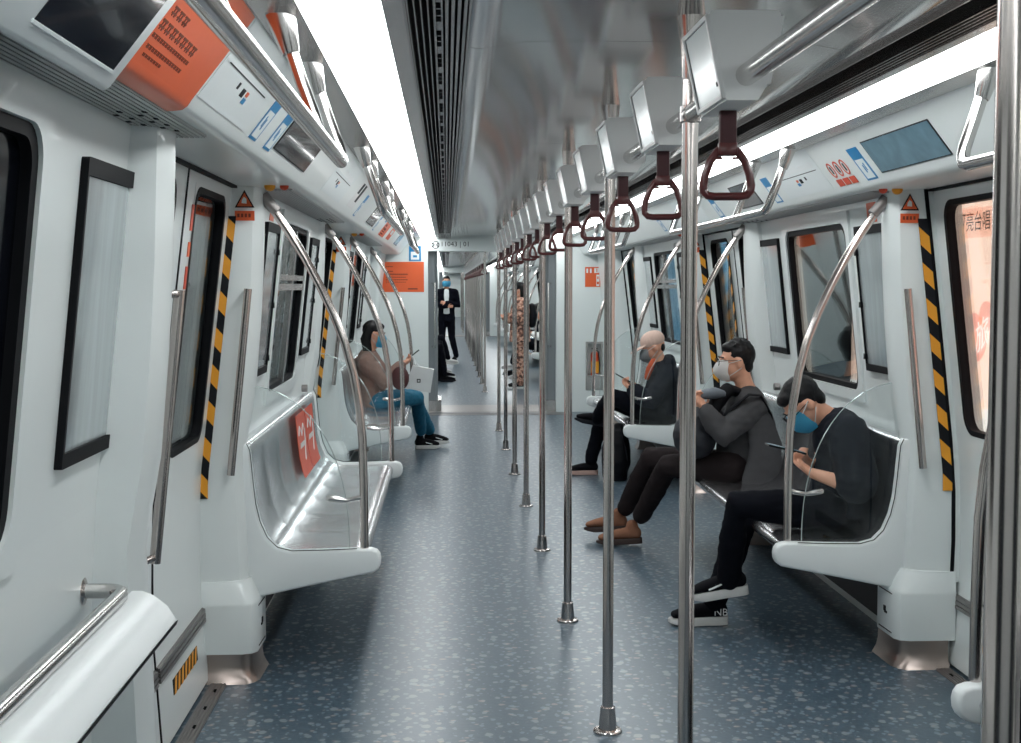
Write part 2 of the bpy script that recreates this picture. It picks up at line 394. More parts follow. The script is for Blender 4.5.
def section(y0, y1, ncar):
    L = y1 - y0
    # ceiling panels with open joints over a dark backing
    b = MB(); b.use(M['dark']).box(-1.3, 1.3, y0, y1, 2.05, 2.12)
    b.use(M['ceil']); y = y0
    prof = [(-.47, 2.004), (-.44, 2.0), (-.40, 2.006), (-.33, 2.018), (-.2, 2.02), (.2, 2.02), (.33, 2.018), (.40, 2.006), (.44, 2.0), (.47, 2.004), (.47, 2.06), (-.47, 2.06)]
    js = [j for j in [0.92 + 2.28 * k for k in range(-1, 30)] if y0 < j < y1]
    edges = [y0] + js + [y1]
    for a, c in zip(edges, edges[1:]): b.prism(prof, lambda p, t: (p[0], t, p[1]), a + .002, c - .002)
    struct(b.build('ceiling', None, angle=25))
    for s in (-1, 1):
        g = MB(); g.use(M['louver'])
        # air grille: deep louvres on one half, narrow ribs on the other, a punched strip between
        for k in range(5): g.box(s * (.597 - k * .0135), s * (.594 - k * .0135), y0, y1, 1.992, 2.035)
        if s < 0:
            for k in range(4): g.box(s * (.477 + k * .0125), s * (.4835 + k * .0125), y0, y1, 1.994, 2.02)
            g.box(-.546, -.526, y0, y1, 2.012, 2.02)
        else:
            for k in range(11): g.box(s * (.555 + k * .0042), s * (.5575 + k * .0042), y0, y1, 1.996, 2.02)
        g.box(s * .598, s * .604, y0, y1, 1.99, 2.035); g.box(s * .470, s * .474, y0, y1, 1.99, 2.035)
        if s < 0:
            g.use(M['dark']); y = y0 + .05
            while y < min(y1, 12):
                for q in range(3): g.box(-.542, -.530, y, y + .045, 2.0105, 2.0125); y += .07
                y += .09
        struct(g.build('trim_air_grille', None, smooth=False))
        e = MB(); e.box(s * .604, s * .645, y0, y1, 1.997, 2.04); e.box(s * .81, s * .905, y0, y1, 1.998, 2.04)
        struct(e.build('trim_light_surround', M['ceiledge'], smooth=False))
        lt = MB(); lt.prism([(s * .646, 2.03), (s * .646, 1.999), (s * .70, 1.992), (s * .76, 1.992), (s * .809, 1.998), (s * .809, 2.03)], lambda p, t: (p[0], t, p[1]), y0 + .01, y1 - .01)
        o = lt.build('ceiling_light', M['light'], smooth=False)
        tag(o, {(1, -1): 'long white light strip in the ceiling left of the pole row, nearest carriage', (1, 1): 'long white light strip in the ceiling on the right, above the right display panel',
                (2, -1): 'light strip of the next carriage, left side, seen through the gangway', (2, 1): 'light strip of the next carriage, right side, behind the hanging handles',
                (3, -1): 'left light strip of the farthest carriage', (3, 1): 'right light strip of the farthest carriage'}[(ncar, s)], 'ceiling light', 'ceiling light strips')
        # slanted cove panel
        c = MB()
        poly = [(.907, 2.002), (1.043, 1.828), (1.050, 1.818), (1.060, 1.811), (1.08, 1.809), (1.16, 1.809), (1.30, 1.809), (1.42, 1.80), (1.42, 2.06), (.907, 2.06)]
        c.prism(poly, lambda p, t: (s * p[0], t, p[1]), y0, y1)
        struct(c.build('trim_cove_%s' % SIDE[s], M['cream'], angle=30))
section(Y0, CAR_END, 1); section(CAR2, CAR2_END, 2); section(CAR3, CAR3_END, 3)

def quadwall(b, s, xf, y0, y1, z0, z1, th=.07, n=4):
    if z1 - z0 < 1e-4 or y1 - y0 < 1e-4: return
    zs = [z0 + (z1 - z0) * i / n for i in range(n + 1)]
    poly = [(xf(z), z) for z in zs] + [(xf(z) + th, z) for z in zs[::-1]]
    b.prism(poly, lambda p, t: (s * p[0], t, p[1]), y0, y1)

# bench bays: start and end of each bench
bays1 = [(B0 - PITCH, B0 - PITCH + BL + .05), (B0, B0 + BL), (B0 + PITCH, B0 + PITCH + BL)]
c2 = CAR2 + (CAR_END - (B0 + PITCH + BL))
bays2 = [(c2 + PITCH * k, c2 + PITCH * k + BL) for k in range(4)]
c3 = CAR3 + (c2 - CAR2)
bays3 = [(c3 + PITCH * k, c3 + PITCH * k + BL) for k in range(4)]
WZ0, WZ1 = .97, 1.745
wn = [0]
def bay_wall(b, s, y0, y1):
    """solid wall of a bench bay with its window opening"""
    w0, w1 = y0 + .78, y1 - .66 - (.1 if s < 0 and y0 < 1 else 0)
    quadwall(b, s, xw, y0 - .03, y1 + .10, 0, WZ0); quadwall(b, s, xw, y0 - .03, y1 + .10, WZ1, 1.815, n=1)
    quadwall(b, s, xw, y0 - .03, w0, WZ0, WZ1); quadwall(b, s, xw, w1, y1 + .10, WZ0, WZ1)
def window(s, y0, y1, hopper, detailed=True):
    w0, w1 = y0 + .78, y1 - .66 - (.1 if s < 0 and y0 < 1 else 0)
    wn[0] += 1
    f = MB(); f.use(M['white'])
    f.ring(rrect(w0 - .03, w1 + .03, WZ0 - .03, WZ1 + .03, .001), rrect(w0 + .02, w1 - .02, WZ0 + .02, WZ1 - .02, .07), on(s, xw), -.03, .012)
    root = struct(f.build('window_%d' % wn[0], None, angle=50))
    g = MB(); g.ring(rrect(w0 + .021, w1 - .021, WZ0 + .021, WZ1 - .021, .07), rrect(w0 + .055, w1 - .055, WZ0 + .045, WZ1 - .045, .05), on(s, xw), -.025, .004)
    g.build('window_gasket', M['rubber'], root)
    p = MB(); p.prism(rrect(w0 + .05, w1 - .05, WZ0 + .04, WZ1 - .04, .05), on(s, xw), -.022, -.016)
    p.build('pane', M['darkglass'] if (s < 0 and y0 < 1) else M['winglass'], root, smooth=False)
    if hopper:
        h = MB(); h.use(M['white']).box(0, 0.001, 0, .001, 0, .001)
        h = MB()
        for (a, c, z0, z1) in ((w0 + .05, w1 - .05, 1.43, 1.46), (w0 + .05, w1 - .05, 1.475, 1.50), ((w0 + w1) / 2 - .02, (w0 + w1) / 2 + .02, 1.0, 1.70)):
            h.prism([(a, z0), (c, z0), (c, z1), (a, z1)], on(s, xw), -.012, .012)
        h.build('window_bar', M['steel_rail'], root, smooth=False)
for n, (bays, ya, yb) in enumerate(((bays1, Y0, CAR_END), (bays2, CAR2, CAR2_END), (bays3, CAR3, CAR3_END))):
    for s in (-1, 1):
        b = MB(); b.use(M['white'])
        for (y0, y1) in bays: bay_wall(b, s, y0, y1)
        # blank ends of the carriage beyond its outermost doors
        if n == 0:
            quadwall(b, s, xw, 13.86, CAR_END + .02, 0, 1.815)
        else:
            quadwall(b, s, xw, ya - .02, bays[0][0] - 1.9, 0, 1.815)
            if n == 1: quadwall(b, s, xw, bays[-1][1] + 1.85, yb + .02, 0, 1.815)
        struct(b.build('wall_%s' % SIDE[s], None, angle=30))
        for k, (y0, y1) in enumerate(bays):
            window(s, y0, y1, hopper=(n == 0 and ((s < 0 and k == 1) or (s > 0 and k == 2))))
# wall behind the camera
b = MB(); b.box(-1.45, 1.45, Y0 - .06, Y0, 0, 2.1); struct(b.build('wall_back', M['white']))
b = MB(); b.box(-1.45, 1.45, CAR3_END, CAR3_END + .06, 0, 2.1); struct(b.build('wall_front', M['white']))

# pillars between benches and doors -----------------------------------------------------------
XI = [(0, 1.215), (.36, 1.232), (.84, 1.25), (1.03, 1.213), (1.4, 1.18), (1.81, 1.165)]
def xi(z): return interp(XI, z)
def pillar(s, y, d, detail=True, wide=0.0):
    """y = bench end; d=-1: the door lies toward the camera, +1: beyond"""
    b = MB(); b.use(M['white'])
    def ring(z):
        a, c, w = xd(z) + .03, xi(z) - wide, xw(z) + .02
        e = a - c
        pl = [(a, .135), (a - .02, .135), (a - .055, .13), (c + .07, .115), (c + .03, .09), (c + .008, .05), (c, 0.0), (c + .004, -.05), (c + .02, -.10), (w - .02, -.14), (w + .03, -.15), (a, -.15)]
        return [(s * px, y + d * py, z) for px, py in pl]
    zs = [.33, .38, .5, .7, .84, 1.05, 1.3, 1.5, 1.7, 1.815]
    rs = [[b.v(p) for p in ring(z)] for z in zs]
    for i in range(len(zs) - 1):
        for j in range(12): b.face([rs[i][j], rs[i][(j + 1) % 12], rs[i + 1][(j + 1) % 12], rs[i + 1][j]])
    b.face(rs[0][::-1]); b.face(rs[-1])
    # foot box with sloping top
    def foot(z, q):
        lo = [(1.42, .15), (1.245, .15), (1.212, .138), (1.196, .11), (1.190, -.07), (1.20, -.09), (1.34, -.10), (1.42, -.10)]
        hi = [(1.42, .141), (1.305, .126), (1.257, .098), (1.228, .05), (1.222, -.04), (1.235, -.085), (1.34, -.10), (1.42, -.10)]
        return [(s * (a[0] * (1 - q) + c[0] * q), y + d * (a[1] * (1 - q) + c[1] * q), z) for a, c in zip(lo, hi)]
    zs = [(.11, .03), (.116, 0), (.285, 0), (.298, .06), (.36, .92), (.372, 1.0)]
    rs = [[b.v(p) for p in foot(z, q)] for z, q in zs]
    for i in range(len(zs) - 1):
        for j in range(8): b.face([rs[i][j], rs[i][(j + 1) % 8], rs[i + 1][(j + 1) % 8], rs[i + 1][j]])
    b.face(rs[0][::-1]); b.face(rs[-1])
    o = struct(b.build('trim_door_pillar', None, angle=28))
    k = MB()
    def kick(z):
        q = {.112: .010, .06: .008, .03: 0.002, .012: -.008, 0.0: -.016}[z]
        pl = [(1.40, .14 - q), (1.25 + q, .14 - q), (1.222 + q * .8, .120 - q * .6), (1.208 + q, .09), (1.202 + q, -.12), (1.34, -.14), (1.40, -.14)]
        return [(s * px, y + d * py, z) for px, py in pl]
    zs = [.112, .06, .03, .012, 0.0]
    rs = [[k.v(p) for p in kick(z)] for z in zs]
    for i in range(len(zs) - 1):
        for j in range(7): k.face([rs[i][j], rs[i][(j + 1) % 7], rs[i + 1][(j + 1) % 7], rs[i + 1][j]])
    k.face(rs[0][::-1]); k.face(rs[-1])
    k.build('kick_plate', M['bronze'], o, angle=60)
    if detail:
        # access door outline and lock on the bevelled corner of the foot
        h = MB()
        A = Vector((s * 1.196, y + d * .105, 0)); B_ = Vector((s * 1.190, y + d * -.065, 0)); nrm = Vector((-s, 0, 0))
        def pt(u, z, e): v = A.lerp(B_, u) + nrm * e; return (v.x, v.y, z)
        h.prism([(.1, .275), (.9, .275), (.9, .279), (.1, .279)], lambda p, t: pt(p[0], p[1], t), -.001, .0015)
        h.prism([(.1, .125), (.9, .125), (.9, .129), (.1, .129)], lambda p, t: pt(p[0], p[1], t), -.001, .0015)
        h.prism([(.40, .19), (.55, .19), (.55, .198), (.40, .198)], lambda p, t: pt(p[0], p[1], t), 0, .003)
        h.prism([(.48, .196), (.60, .196), (.60, .216), (.48, .216)], lambda p, t: pt(p[0], p[1], t), 0, .003)
        h.build('lock', M['ink'], o, smooth=False)
        q = MB(); q.prism([(-.002, .133), (.012, .133), (.012, .137), (-.002, .137)], lambda p, t: (s * (xd(t) - .001 - p[0] * 1.0), y + d * p[1], t), .30, 1.81, n=8)
        q.build('black_seam', M['rubber'], o, smooth=False)
    return o
for bays, det in ((bays1, True), (bays2, False), (bays3, False)):
    for (y0, y1) in bays:
        for s in (-1, 1):
            if det or y0 < 30:
                pillar(s, y0, -1, det); pillar(s, y1, 1, det, .045 if (det and s < 0 and y0 < 1) else 0)
for s in (-1, 1): pillar(s, 13.95, -1, True)

# doors -----------------------------------------------------------------------------------------
dn = [0]
def door(s, ya, yb, detail=True):
    dn[0] += 1
    mid = (ya + yb) / 2
    root = bpy.data.objects.new('door_%d' % dn[0], None); COL.objects.link(root); root.location = (s * 1.4, mid, 0); struct(root)
    bpy.context.view_layer.update()
    for k, (a, c) in enumerate(((ya - .14, mid - .004), (mid + .004, yb + .14))):
        g0, g1 = (ya + .09, mid - .14) if k == 0 else (mid + .14, yb - .09)
        z0, z1 = .90, 1.765
        b = MB()
        quadwall(b, s, xd, a, c, .015, z0, n=8); quadwall(b, s, xd, a, c, z1, 1.83, n=1)
        quadwall(b, s, xd, a, g0, z0, z1, n=8); quadwall(b, s, xd, g1, c, z0, z1, n=8)
        leaf = b.build('door_leaf', M['white'], root, angle=30)
        f = MB(); f.use(M['white']).ring(rrect(g0 - .005, g1 + .005, z0 - .005, z1 + .005, .001), rrect(g0 + .004, g1 - .004, z0 + .004, z1 - .004, .075), on(s, xd), -.04, .001)
        f.use(M['rubber']).ring(rrect(g0 + .004, g1 - .004, z0 + .004, z1 - .004, .075), rrect(g0 + .028, g1 - .028, z0 + .024, z1 - .024, .055), on(s, xd), -.03, .003)
        f.build('window_frame', None, leaf, angle=50)
        p = MB(); p.prism(rrect(g0 + .025, g1 - .025, z0 + .02, z1 - .02, .055), on(s, xd), -.024, -.018)
        p.build('pane', M['doorglass'] if s > 0 else M['winglass'], leaf, smooth=False)
        if detail:
            r = MB()
            for zz in (.235, .252, .269): r.prism([(a + .01, zz), (c - .01, zz), (c - .01, zz + .013), (a + .01, zz + .013)], on(s, xd), 0, .012)
            r.prism([(a + .01, .235), (c - .01, .235), (c - .01, .285), (a + .01, .285)], on(s, xd), 0, .006)
            r.build('guard_rail', M['alu'], leaf, smooth=False)
            t = MB(); y = (a + .22); z0t, z1t = .135, .185
            t.use(M['ink']).prism([(y, z0t), (y + .42, z0t), (y + .42, z1t), (y, z1t)], on(s, xd), 0, .0015)
            t.use(M['amber'])
            for i in range(7):
                yy = y + .01 + i * .058
                t.prism([(yy, z0t), (yy + .026, z0t), (yy + .052, z1t), (yy + .026, z1t)], on(s, xd), .0014, .003)
            t.build('hazard_sticker', None, leaf, smooth=False)
    if detail:
        q = MB(); q.prism([(mid - .006, .02), (mid + .006, .02), (mid + .006, 1.81), (mid - .006, 1.81)][:0] or [(mid - .007, 0), (mid + .007, 0), (mid + .007, .005), (mid - .007, .005)], lambda p, t: (s * (xd(t) - p[1] + .002), p[0], t), .02, 1.81, n=10)
        q.build('door_seal', M['rubber'], root, smooth=False)
        # header covering above the leaves, with a recess line
        h = MB(); h.prism([(ya - .05, 1.80), (yb + .05, 1.80), (yb + .05, 1.812), (ya - .05, 1.812)], on(s, lambda z: 1.28), -.02, .012)
        h.build('header_lip', M['rubber'], root, smooth=False)
    sl = MB(); sl.use(M['alu']).box(s * 1.325, s * 1.385, ya, yb, 0, .004)
    for i in range(5): sl.box(s * (1.329 + i * .0115), s * (1.334 + i * .0115), ya, yb, .004, .007)
    sl.use(M['dark'])
    y = ya + .1
    while y < yb: sl.box(s * 1.347, s * 1.356, y, y + .03, .0045, .0075); y += .2
    sl.build('sill', None, root, smooth=False)
for s in (-1, 1):
    for (a, c, dt) in ((bays1[0][1] + .13, bays1[1][0] - .13, True), (bays1[1][1] + .13, bays1[2][0] - .13, True), (bays1[2][1] + .13, 13.82, True),
                   (bays2[0][0] - 1.8, bays2[0][0] - .13, False), (bays2[0][1] + .13, bays2[1][0] - .13, False), (bays2[1][1] + .13, bays2[2][0] - .13, False), (bays2[2][1] + .13, bays2[3][0] - .13, False)):
        door(s, a, c, dt)

# carriage end walls, gangways -------------------------------------------------------------------
def end_wall(y, thick=.12, near=True):
    b = MB(); b.use(M['white'])
    niche = near
    b.box(-1.35, -.73, y, y + thick, 0, 2.1)
    if niche:
        b.box(.74, 1.09, y, y + thick, 0, 2.1); b.box(1.09, 1.35, y, y + thick, 0, .26); b.box(1.09, 1.35, y, y + thick, .80, 2.1)
        b.box(1.27, 1.35, y, y + thick, .26, .8); b.box(1.09, 1.27, y + thick - .01, y + thick, .26, .8)
    else: b.box(.73, 1.35, y, y + thick, 0, 2.1)
    b.box(-.73, .74, y, y + thick, 1.845, 2.1)
    b.box(-.74, .75, y - .012, y, 1.852, 2.0)
    return struct(b.build('wall_front', None, smooth=False))
end_wall(CAR_END); end_wall(CAR2_END, near=False)
for y in (CAR2 - .12, CAR3 - .12):
    b = MB(); b.box(-1.35, -.73, y, y + .12, 0, 2.1); b.box(.73, 1.35, y, y + .12, 0, 2.1); b.box(-.73, .73, y, y + .12, 1.86, 2.1)
    struct(b.build('wall_front', M['white'], smooth=False))
for (ya, yb) in ((CAR_END, CAR2), (CAR2_END, CAR3)):
    b = MB()
    for s in (-1, 1):
        b.use(M['greywall'])
        pl = [(.79, ya + .12), (.66, ya + .13), (.625, ya + .2), (.625, yb - .2), (.66, yb - .13), (.79, yb - .12)]
        b.prism(pl, lambda p, t: (s * p[0], p[1], t), 0, 1.95)
        b.use(M['ceiledge']); pl = [(.79, ya + .05), (.64, ya + .05), (.585, ya + .16), (.585, yb - .16), (.64, yb - .05), (.79, yb - .05)]
        b.prism(pl, lambda p, t: (s * p[0], p[1], t), 0, .13)
    b.use(M['greywall']); b.box(-.8, .8, ya + .12, yb - .12, 1.87, 2.02)
    struct(b.build('trim_gangway', None, angle=30))
# dark tunnel walls outside the windows
for s in (-1, 1):
    b = MB(); b.box(s * 2.6, s * 2.7, Y0, CAR3_END, -1, 3.2)
    struct(b.build('wall_tunnel_%s' % SIDE[s], mat('sooty_tunnel_concrete', srgb(70, 74, 78), 0.9, var=0.2, scale=2)))
# ============================================================ FITTINGS
NEARNESS = {0: 'nearest', 1: 'second', 2: 'third', 3: 'fourth'}
# ---- floor-to-ceiling poles
def make_pole(y):
    t = thing('floor_pole', (0, y, 0), 'x', 'pole')
    p = MB(); p.tube([(0, y, .05), (0, y, 1.97)], .0172, 20); p.build('pole', M['steel'], t)
    f = MB(); f.lathe([(.047, 0), (.047, .006), (.044, .010), (.029, .012), (.0285, .03), (.024, .083), (.018, .085)], (0, y, 0)); f.build('floor_socket', M['steel'], t, angle=30)
    c = MB(); c.lathe([(.0178, 0), (.0185, .004), (.021, .05), (.030, .125), (.031, .132)], (0, y, 1.888)); c.build('ceiling_socket', M['steel'], t, angle=30)
    k = MB(); k.lathe([(.0185, -.018), (.0225, -.016), (.0225, .016), (.0185, .018)], (0, y, 1.815)); k.lathe([(.02, -.04), (.0205, -.038), (.0205, .038), (.02, .04)], (0, y, 1.815), axis=(0, 1, 0)); k.build('joint', M['steel'], t, angle=30)
    return t
py1 = [1.235, 2.905, 4.33, 5.80, 7.38, 8.88, 10.40, 11.98, 13.55]
py2 = [18.55 + 1.535 * k for k in range(13)]
py3 = [42.2 + 1.55 * k for k in range(5)]
P0 = make_pole(py1[0])
plab = ['thick out-of-focus steel pole at the right edge of the picture, nearest of the row',
        'steel pole before the largest holder box, base below the frame, second of the row',
        'steel pole whose floor socket stands nearest in view, low in the middle of the floor',
        'steel pole standing just beyond the one with the nearest visible floor socket',
        'steel pole fifth in the row, standing left of the tan suede shoes',
        'steel pole sixth in the row, its socket level with the nearest bench end',
        'steel pole seventh in the row, just right of the standing figure in patterned brown clothes',
        'steel pole eighth in the row, crossing the standing figure in patterned brown clothes',
        'steel pole ninth in the row, last one before the gangway opening']
for i, y in enumerate(py1):
    o = P0 if i == 0 else dup(P0, loc=(0, y, 0))
    o['label'] = plab[i]; o['group'] = 'floor poles down the middle of the aisle'
for k, y in enumerate(py2):
    dup(P0, loc=(0, y, 0), label='thin steel floor pole beyond the gangway, %s of the row in the next carriage' % ORD[k], group='floor poles in the next carriage')
for k, y in enumerate(py3):
    dup(P0, loc=(0, y, 0), label='very thin steel pole in the farthest carriage, %s of the row there' % ORD[k], group='floor poles in the farthest carriage')
# ---- overhead bar and holder boxes with hanging handles
for (a, c, lab) in ((Y0 + .3, 13.56, 'steel overhead bar running through the holder boxes, nearest carriage'), (18.5, 37, 'steel overhead bar of the next carriage, beyond the gangway')):
    b = MB(); b.tube([(0, a, 1.815), (0, c, 1.815)], .019, 18)
    tag(b.build('overhead_bar', M['steel_rail']), lab, 'bar')
def make_box(y):
    t = thing('handle_holder_box', (0, y, 1.765), 'x', 'holder box')
    h = .118
    pr = [(-.034, 1.772), (.021, 1.772), (.036, 1.797), (.060, 1.920), (.055, 1.926), (-.060, 1.926), (-.066, 1.920)]
    b = MB(); b.prism(pr, lambda p, q: (p[0], q, p[1]), y - h, y + h); b.build('case', M['box'], t, angle=20)
    for s, x0, x1, zz0, zz1 in ((-1, -.0655, -.0345, 1.918, 1.775), (1, .0595, .0365, 1.917, 1.80)):
        f = MB()
        def fp(u, v, e): return (x0 + (x1 - x0) * v + s * e, y - h + .002 + (2 * h - .004) * u, zz0 + (zz1 - zz0) * v)
        def ln(u0, u1, v0, v1, e0, e1): f.prism([(u0, v0), (u1, v0), (u1, v1), (u0, v1)], lambda p, q: fp(p[0], p[1], q), e0, e1)
        f.use(M['boxface']); ln(.07, .93, .06, .94, 0, .004)
        f.use(M['box']); ln(0, 1, 0, .05, 0, .007); ln(0, 1, .95, 1, 0, .007); ln(0, .05, 0, 1, 0, .007); ln(.95, 1, 0, 1, 0, .007)
        f.use(M['ink']); ln(.055, .068, .05, .95, 0, .0045); ln(.932, .945, .05, .95, 0, .0045); ln(.10, .14, .78, .83, .003, .0055)
        f.build('display_frame', None, t, smooth=False)
    return t
def make_strap(y):
    t = thing('strap_handle', (0, y, 1.775), 'x', 'hanging handle')
    b = MB(); b.box(-.0155, .0155, y - .012, y + .012, 1.700, 1.775, bevel=.003); b.build('belt', M['belt'], t)
    g = MB()
    # rounded triangular grip: thick shoulders, straight bottom bar
    pts = [(-.008, 1.706), (-.019, 1.698), (-.032, 1.680), (-.041, 1.655), (-.044, 1.636), (-.043, 1.625), (-.036, 1.6175), (-.024, 1.6155), (0, 1.6155),
           (.024, 1.6155), (.036, 1.6175), (.043, 1.625), (.044, 1.636), (.041, 1.655), (.032, 1.680), (.019, 1.698), (.008, 1.706)]
    n = len(pts); rings = []
    for i in range(n):
        p = Vector((pts[i][0], y, pts[i][1])); a = Vector((pts[i - 1][0], y, pts[i - 1][1])); c = Vector((pts[(i + 1) % n][0], y, pts[(i + 1) % n][1]))
        t_ = (c - a).normalized(); q = Vector((0, 1, 0)); w = t_.cross(q)
        rings.append([g.v(p + q * .0095 * cos(2 * pi * k / 10) + w * .0078 * sin(2 * pi * k / 10)) for k in range(10)])
    for i in range(n):
        for k in range(10): g.face([rings[i][k], rings[(i + 1) % n][k], rings[(i + 1) % n][(k + 1) % 10], rings[i][(k + 1) % 10]])
    g.box(-.0175, .0175, y - .0125, y + .0125, 1.690, 1.715, bevel=.003)
    g.box(-.0215, -.009, y - .006, y + .006, 1.684, 1.688); g.box(.009, .0215, y - .006, y + .006, 1.684, 1.688)
    g.build('grip', M['strap'], t, angle=50)
    return t
sy1 = [2.515 + .752 * k for k in range(15)]
BX = make_box(sy1[0]); ST = make_strap(sy1[0])
sy2 = [19.0 + .767 * k for k in range(24)]
for k, y in enumerate(sy1):
    bo = BX if k == 0 else dup(BX, loc=(0, y - .035, 1.765)); so = ST if k == 0 else dup(ST, loc=(0, y, 1.775))
    if k == 0: bo.location.y -= .035
    so.rotation_euler = (0, 0, random.uniform(-.25, .25))
    bo['label'] = ('pale holder box on the overhead bar, largest and nearest one in view' if k == 0 else 'pale holder box on the overhead bar, %s from the camera' % ORD[k]); bo['group'] = 'holder boxes on the overhead bar'
    so['label'] = ('maroon hanging handle under the nearest holder box, largest of the row' if k == 0 else 'maroon triangular hanging handle, %s of the row counted from the camera' % ORD[k]); so['group'] = 'hanging handles in the nearest carriage'
for k, y in enumerate(sy2):
    dup(BX, loc=(0, y, 1.765), label='small pale holder box beyond the gangway, %s along the bar there' % ORD[sy2.index(y)], group='holder boxes in the next carriage')
    dup(ST, loc=(0, y, 1.775), label='small maroon hanging handle beyond the gangway, %s of the row there' % ORD[sy2.index(y)], group='hanging handles in the next carriage')

# ---- benches
def make_bench(s, y0, y1):
    yc = (y0 + y1) / 2
    t = thing('steel_bench', (s * 1.0, yc, 0), 'x', 'bench')
    prof = [(1.302, .842), (1.29, .862), (1.268, .868), (1.246, .86), (1.236, .835), (1.232, .79), (1.227, .72), (1.218, .64), (1.203, .57), (1.178, .51), (1.142, .472), (1.09, .457),
            (1.00, .453), (.93, .454), (.87, .456), (.84, .456), (.820, .451), (.806, .439), (.800, .424), (.806, .410), (.82, .402)]
    n = len(prof) - 1; nseat = 6; b = MB(); ny = nseat * 10
    def fn(u, v):
        j = v * n; i = min(int(j), n - 1); f = j - i
        x = prof[i][0] * (1 - f) + prof[i + 1][0] * f; z = prof[i][1] * (1 - f) + prof[i + 1][1] * f
        y = y0 + .03 + (y1 - y0 - .06) * u
        a = abs(sin(pi * u * nseat)) ** .7
        wt = max(0, min(1, (j - 4) / 2)) * max(0, min(1, (14.5 - j) / 2))
        d = .012 * a * wt
        if j < 9: x += d
        elif j < 11: x += d * .6; z -= d * .6
        else: z -= d
        return (s * x, y, z)
    nv = n * 2; rings = []
    for i in range(ny + 1):
        top = [Vector(fn(i / ny, j / nv)) for j in range(nv + 1)]; low = []
        for j in range(nv + 1):
            tg = (top[min(j + 1, nv)] - top[max(j - 1, 0)]).normalized(); nr = Vector((-tg.z * s, 0, tg.x * s)); low.append(top[j] + nr * .004)
        rings.append([b.v(p) for p in top + low[::-1]])
    kk = len(rings[0])
    for i in range(ny):
        for j in range(kk): b.face([rings[i][j], rings[i][(j + 1) % kk], rings[i + 1][(j + 1) % kk], rings[i + 1][j]])
    b.face(rings[0][::-1]); b.face(rings[-1])
    b.build('seat_shell', M['seat'], t, angle=60)
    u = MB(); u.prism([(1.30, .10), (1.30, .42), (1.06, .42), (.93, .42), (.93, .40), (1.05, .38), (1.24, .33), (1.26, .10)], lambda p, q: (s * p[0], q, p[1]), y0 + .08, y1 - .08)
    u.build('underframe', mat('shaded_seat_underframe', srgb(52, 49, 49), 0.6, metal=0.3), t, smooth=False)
    for (ye, d) in ((y0, -1), (y1, 1)):
        e = MB()
        out = [(.762, .462), (.752, .448), (.748, .43), (.75, .408), (.758, .392), (.775, .38), (1.0, .335), (1.19, .295), (1.30, .295), (1.34, .6), (1.33, .90), (1.29, .878), (1.266, .873),
               (1.244, .866), (1.232, .84), (1.227, .79), (1.221, .72), (1.212, .64), (1.197, .575), (1.171, .515), (1.134, .478), (1.08, .464), (.95, .466), (.84, .470), (.785, .470)]
        e.prism(out, lambda p, q: (s * p[0], q, p[1]), ye - .03, ye + .03)
        bmesh.ops.recalc_face_normals(e.bm, faces=e.bm.faces)
        big = [f for f in e.bm.faces if len(f.verts) > 8]; es = list({x for f in big for x in f.edges})
        bmesh.ops.bevel(e.bm, geom=es, offset=.011, segments=3, affect='EDGES', profile=.5)
        e.build('end_panel', M['end_white'], t, angle=50)
        # thin dark line where the steel shell meets the white end
        ln = MB(); k = [(s * x, ye + d * -.0 + (.031 if d < 0 else -.031), z + .004) for x, z in out[13:24]]
        kk = [(s * (x - .003), ye + d * .026, z + .002) for x, z in out[13:24]]
        ln.tube(kk, .0018, 6); ln.build('edge_seal', M['rubber'], t)
    return t
def grab(s, y):
    """curved grab pole rising from the seat end to the cove"""
    t = thing('curved_grab_pole', (s * .81, y, .46), 'x', 'grab pole')
    pts = [(.81, .455), (.811, .70), (.815, .88), (.826, 1.0), (.846, 1.12), (.878, 1.24), (.918, 1.345), (.967, 1.45), (1.022, 1.555), (1.08, 1.65), (1.125, 1.715), (1.168, 1.768)]
    P = []
    for i in range(len(pts) - 1):
        a, c = Vector(pts[i]), Vector(pts[i + 1]); P += [a.lerp(c, q / 3) for q in range(3)]
    P.append(Vector(pts[-1]))
    b = MB(); b.tube([(s * p.x, y, p.y) for p in P], .0158, 18); b.build('pole', M['steel'], t)
    f = MB(); d = Vector((s * .6, 0, .65)).normalized(); f.lathe([(.018, -.05), (.0205, -.048), (.022, .0), (.026, .03)], (s * 1.155, y, 1.758), axis=d); f.build('wall_socket', M['alu'], t)
    a = MB(); a.loft([(s * .82, y, .662), (s * .845, y, .656), (s * .875, y, .650), (s * .91, y, .654), (s * .94, y, .660)], [(.013, .011), (.009, .009), (.010, .009), (.012, .011), (.012, .012)], side=(0, 1, 0), seg=12)
    a.build('arm_stub', M['steel_rail'], t)
    return t
def screen(s, y, lab):
    b = MB()
    cx0, cz0, rx, rz = 1.24, .46, .375, .62
    arc = [(cx0 - rx * sin(q * pi / 2 / 16), cz0 + rz * cos(q * pi / 2 / 16) ** .85 if q < 16 else cz0) for q in range(17)]
    poly = [(1.24, .46)] + arc
    b.prism(poly, lambda p, t: (s * p[0], t, p[1]), y - .003, y + .003)
    o = b.build('glass_screen', M['clear'], smooth=False)
    e = MB(); e.tube([(s * x, y, z) for x, z in arc], .0019, 6); e.build('polished_edge', M['glassedge'], o)
    tag(o, lab, 'glass screen', 'clear screens at the bench ends')
benches = [(s, k, y0, y1, 1) for k, (y0, y1) in enumerate(bays1) for s in (-1, 1) if not (s < 0 and k == 0)] + [(s, k, y0, y1, 2) for k, (y0, y1) in enumerate(bays2) for s in (-1, 1)]
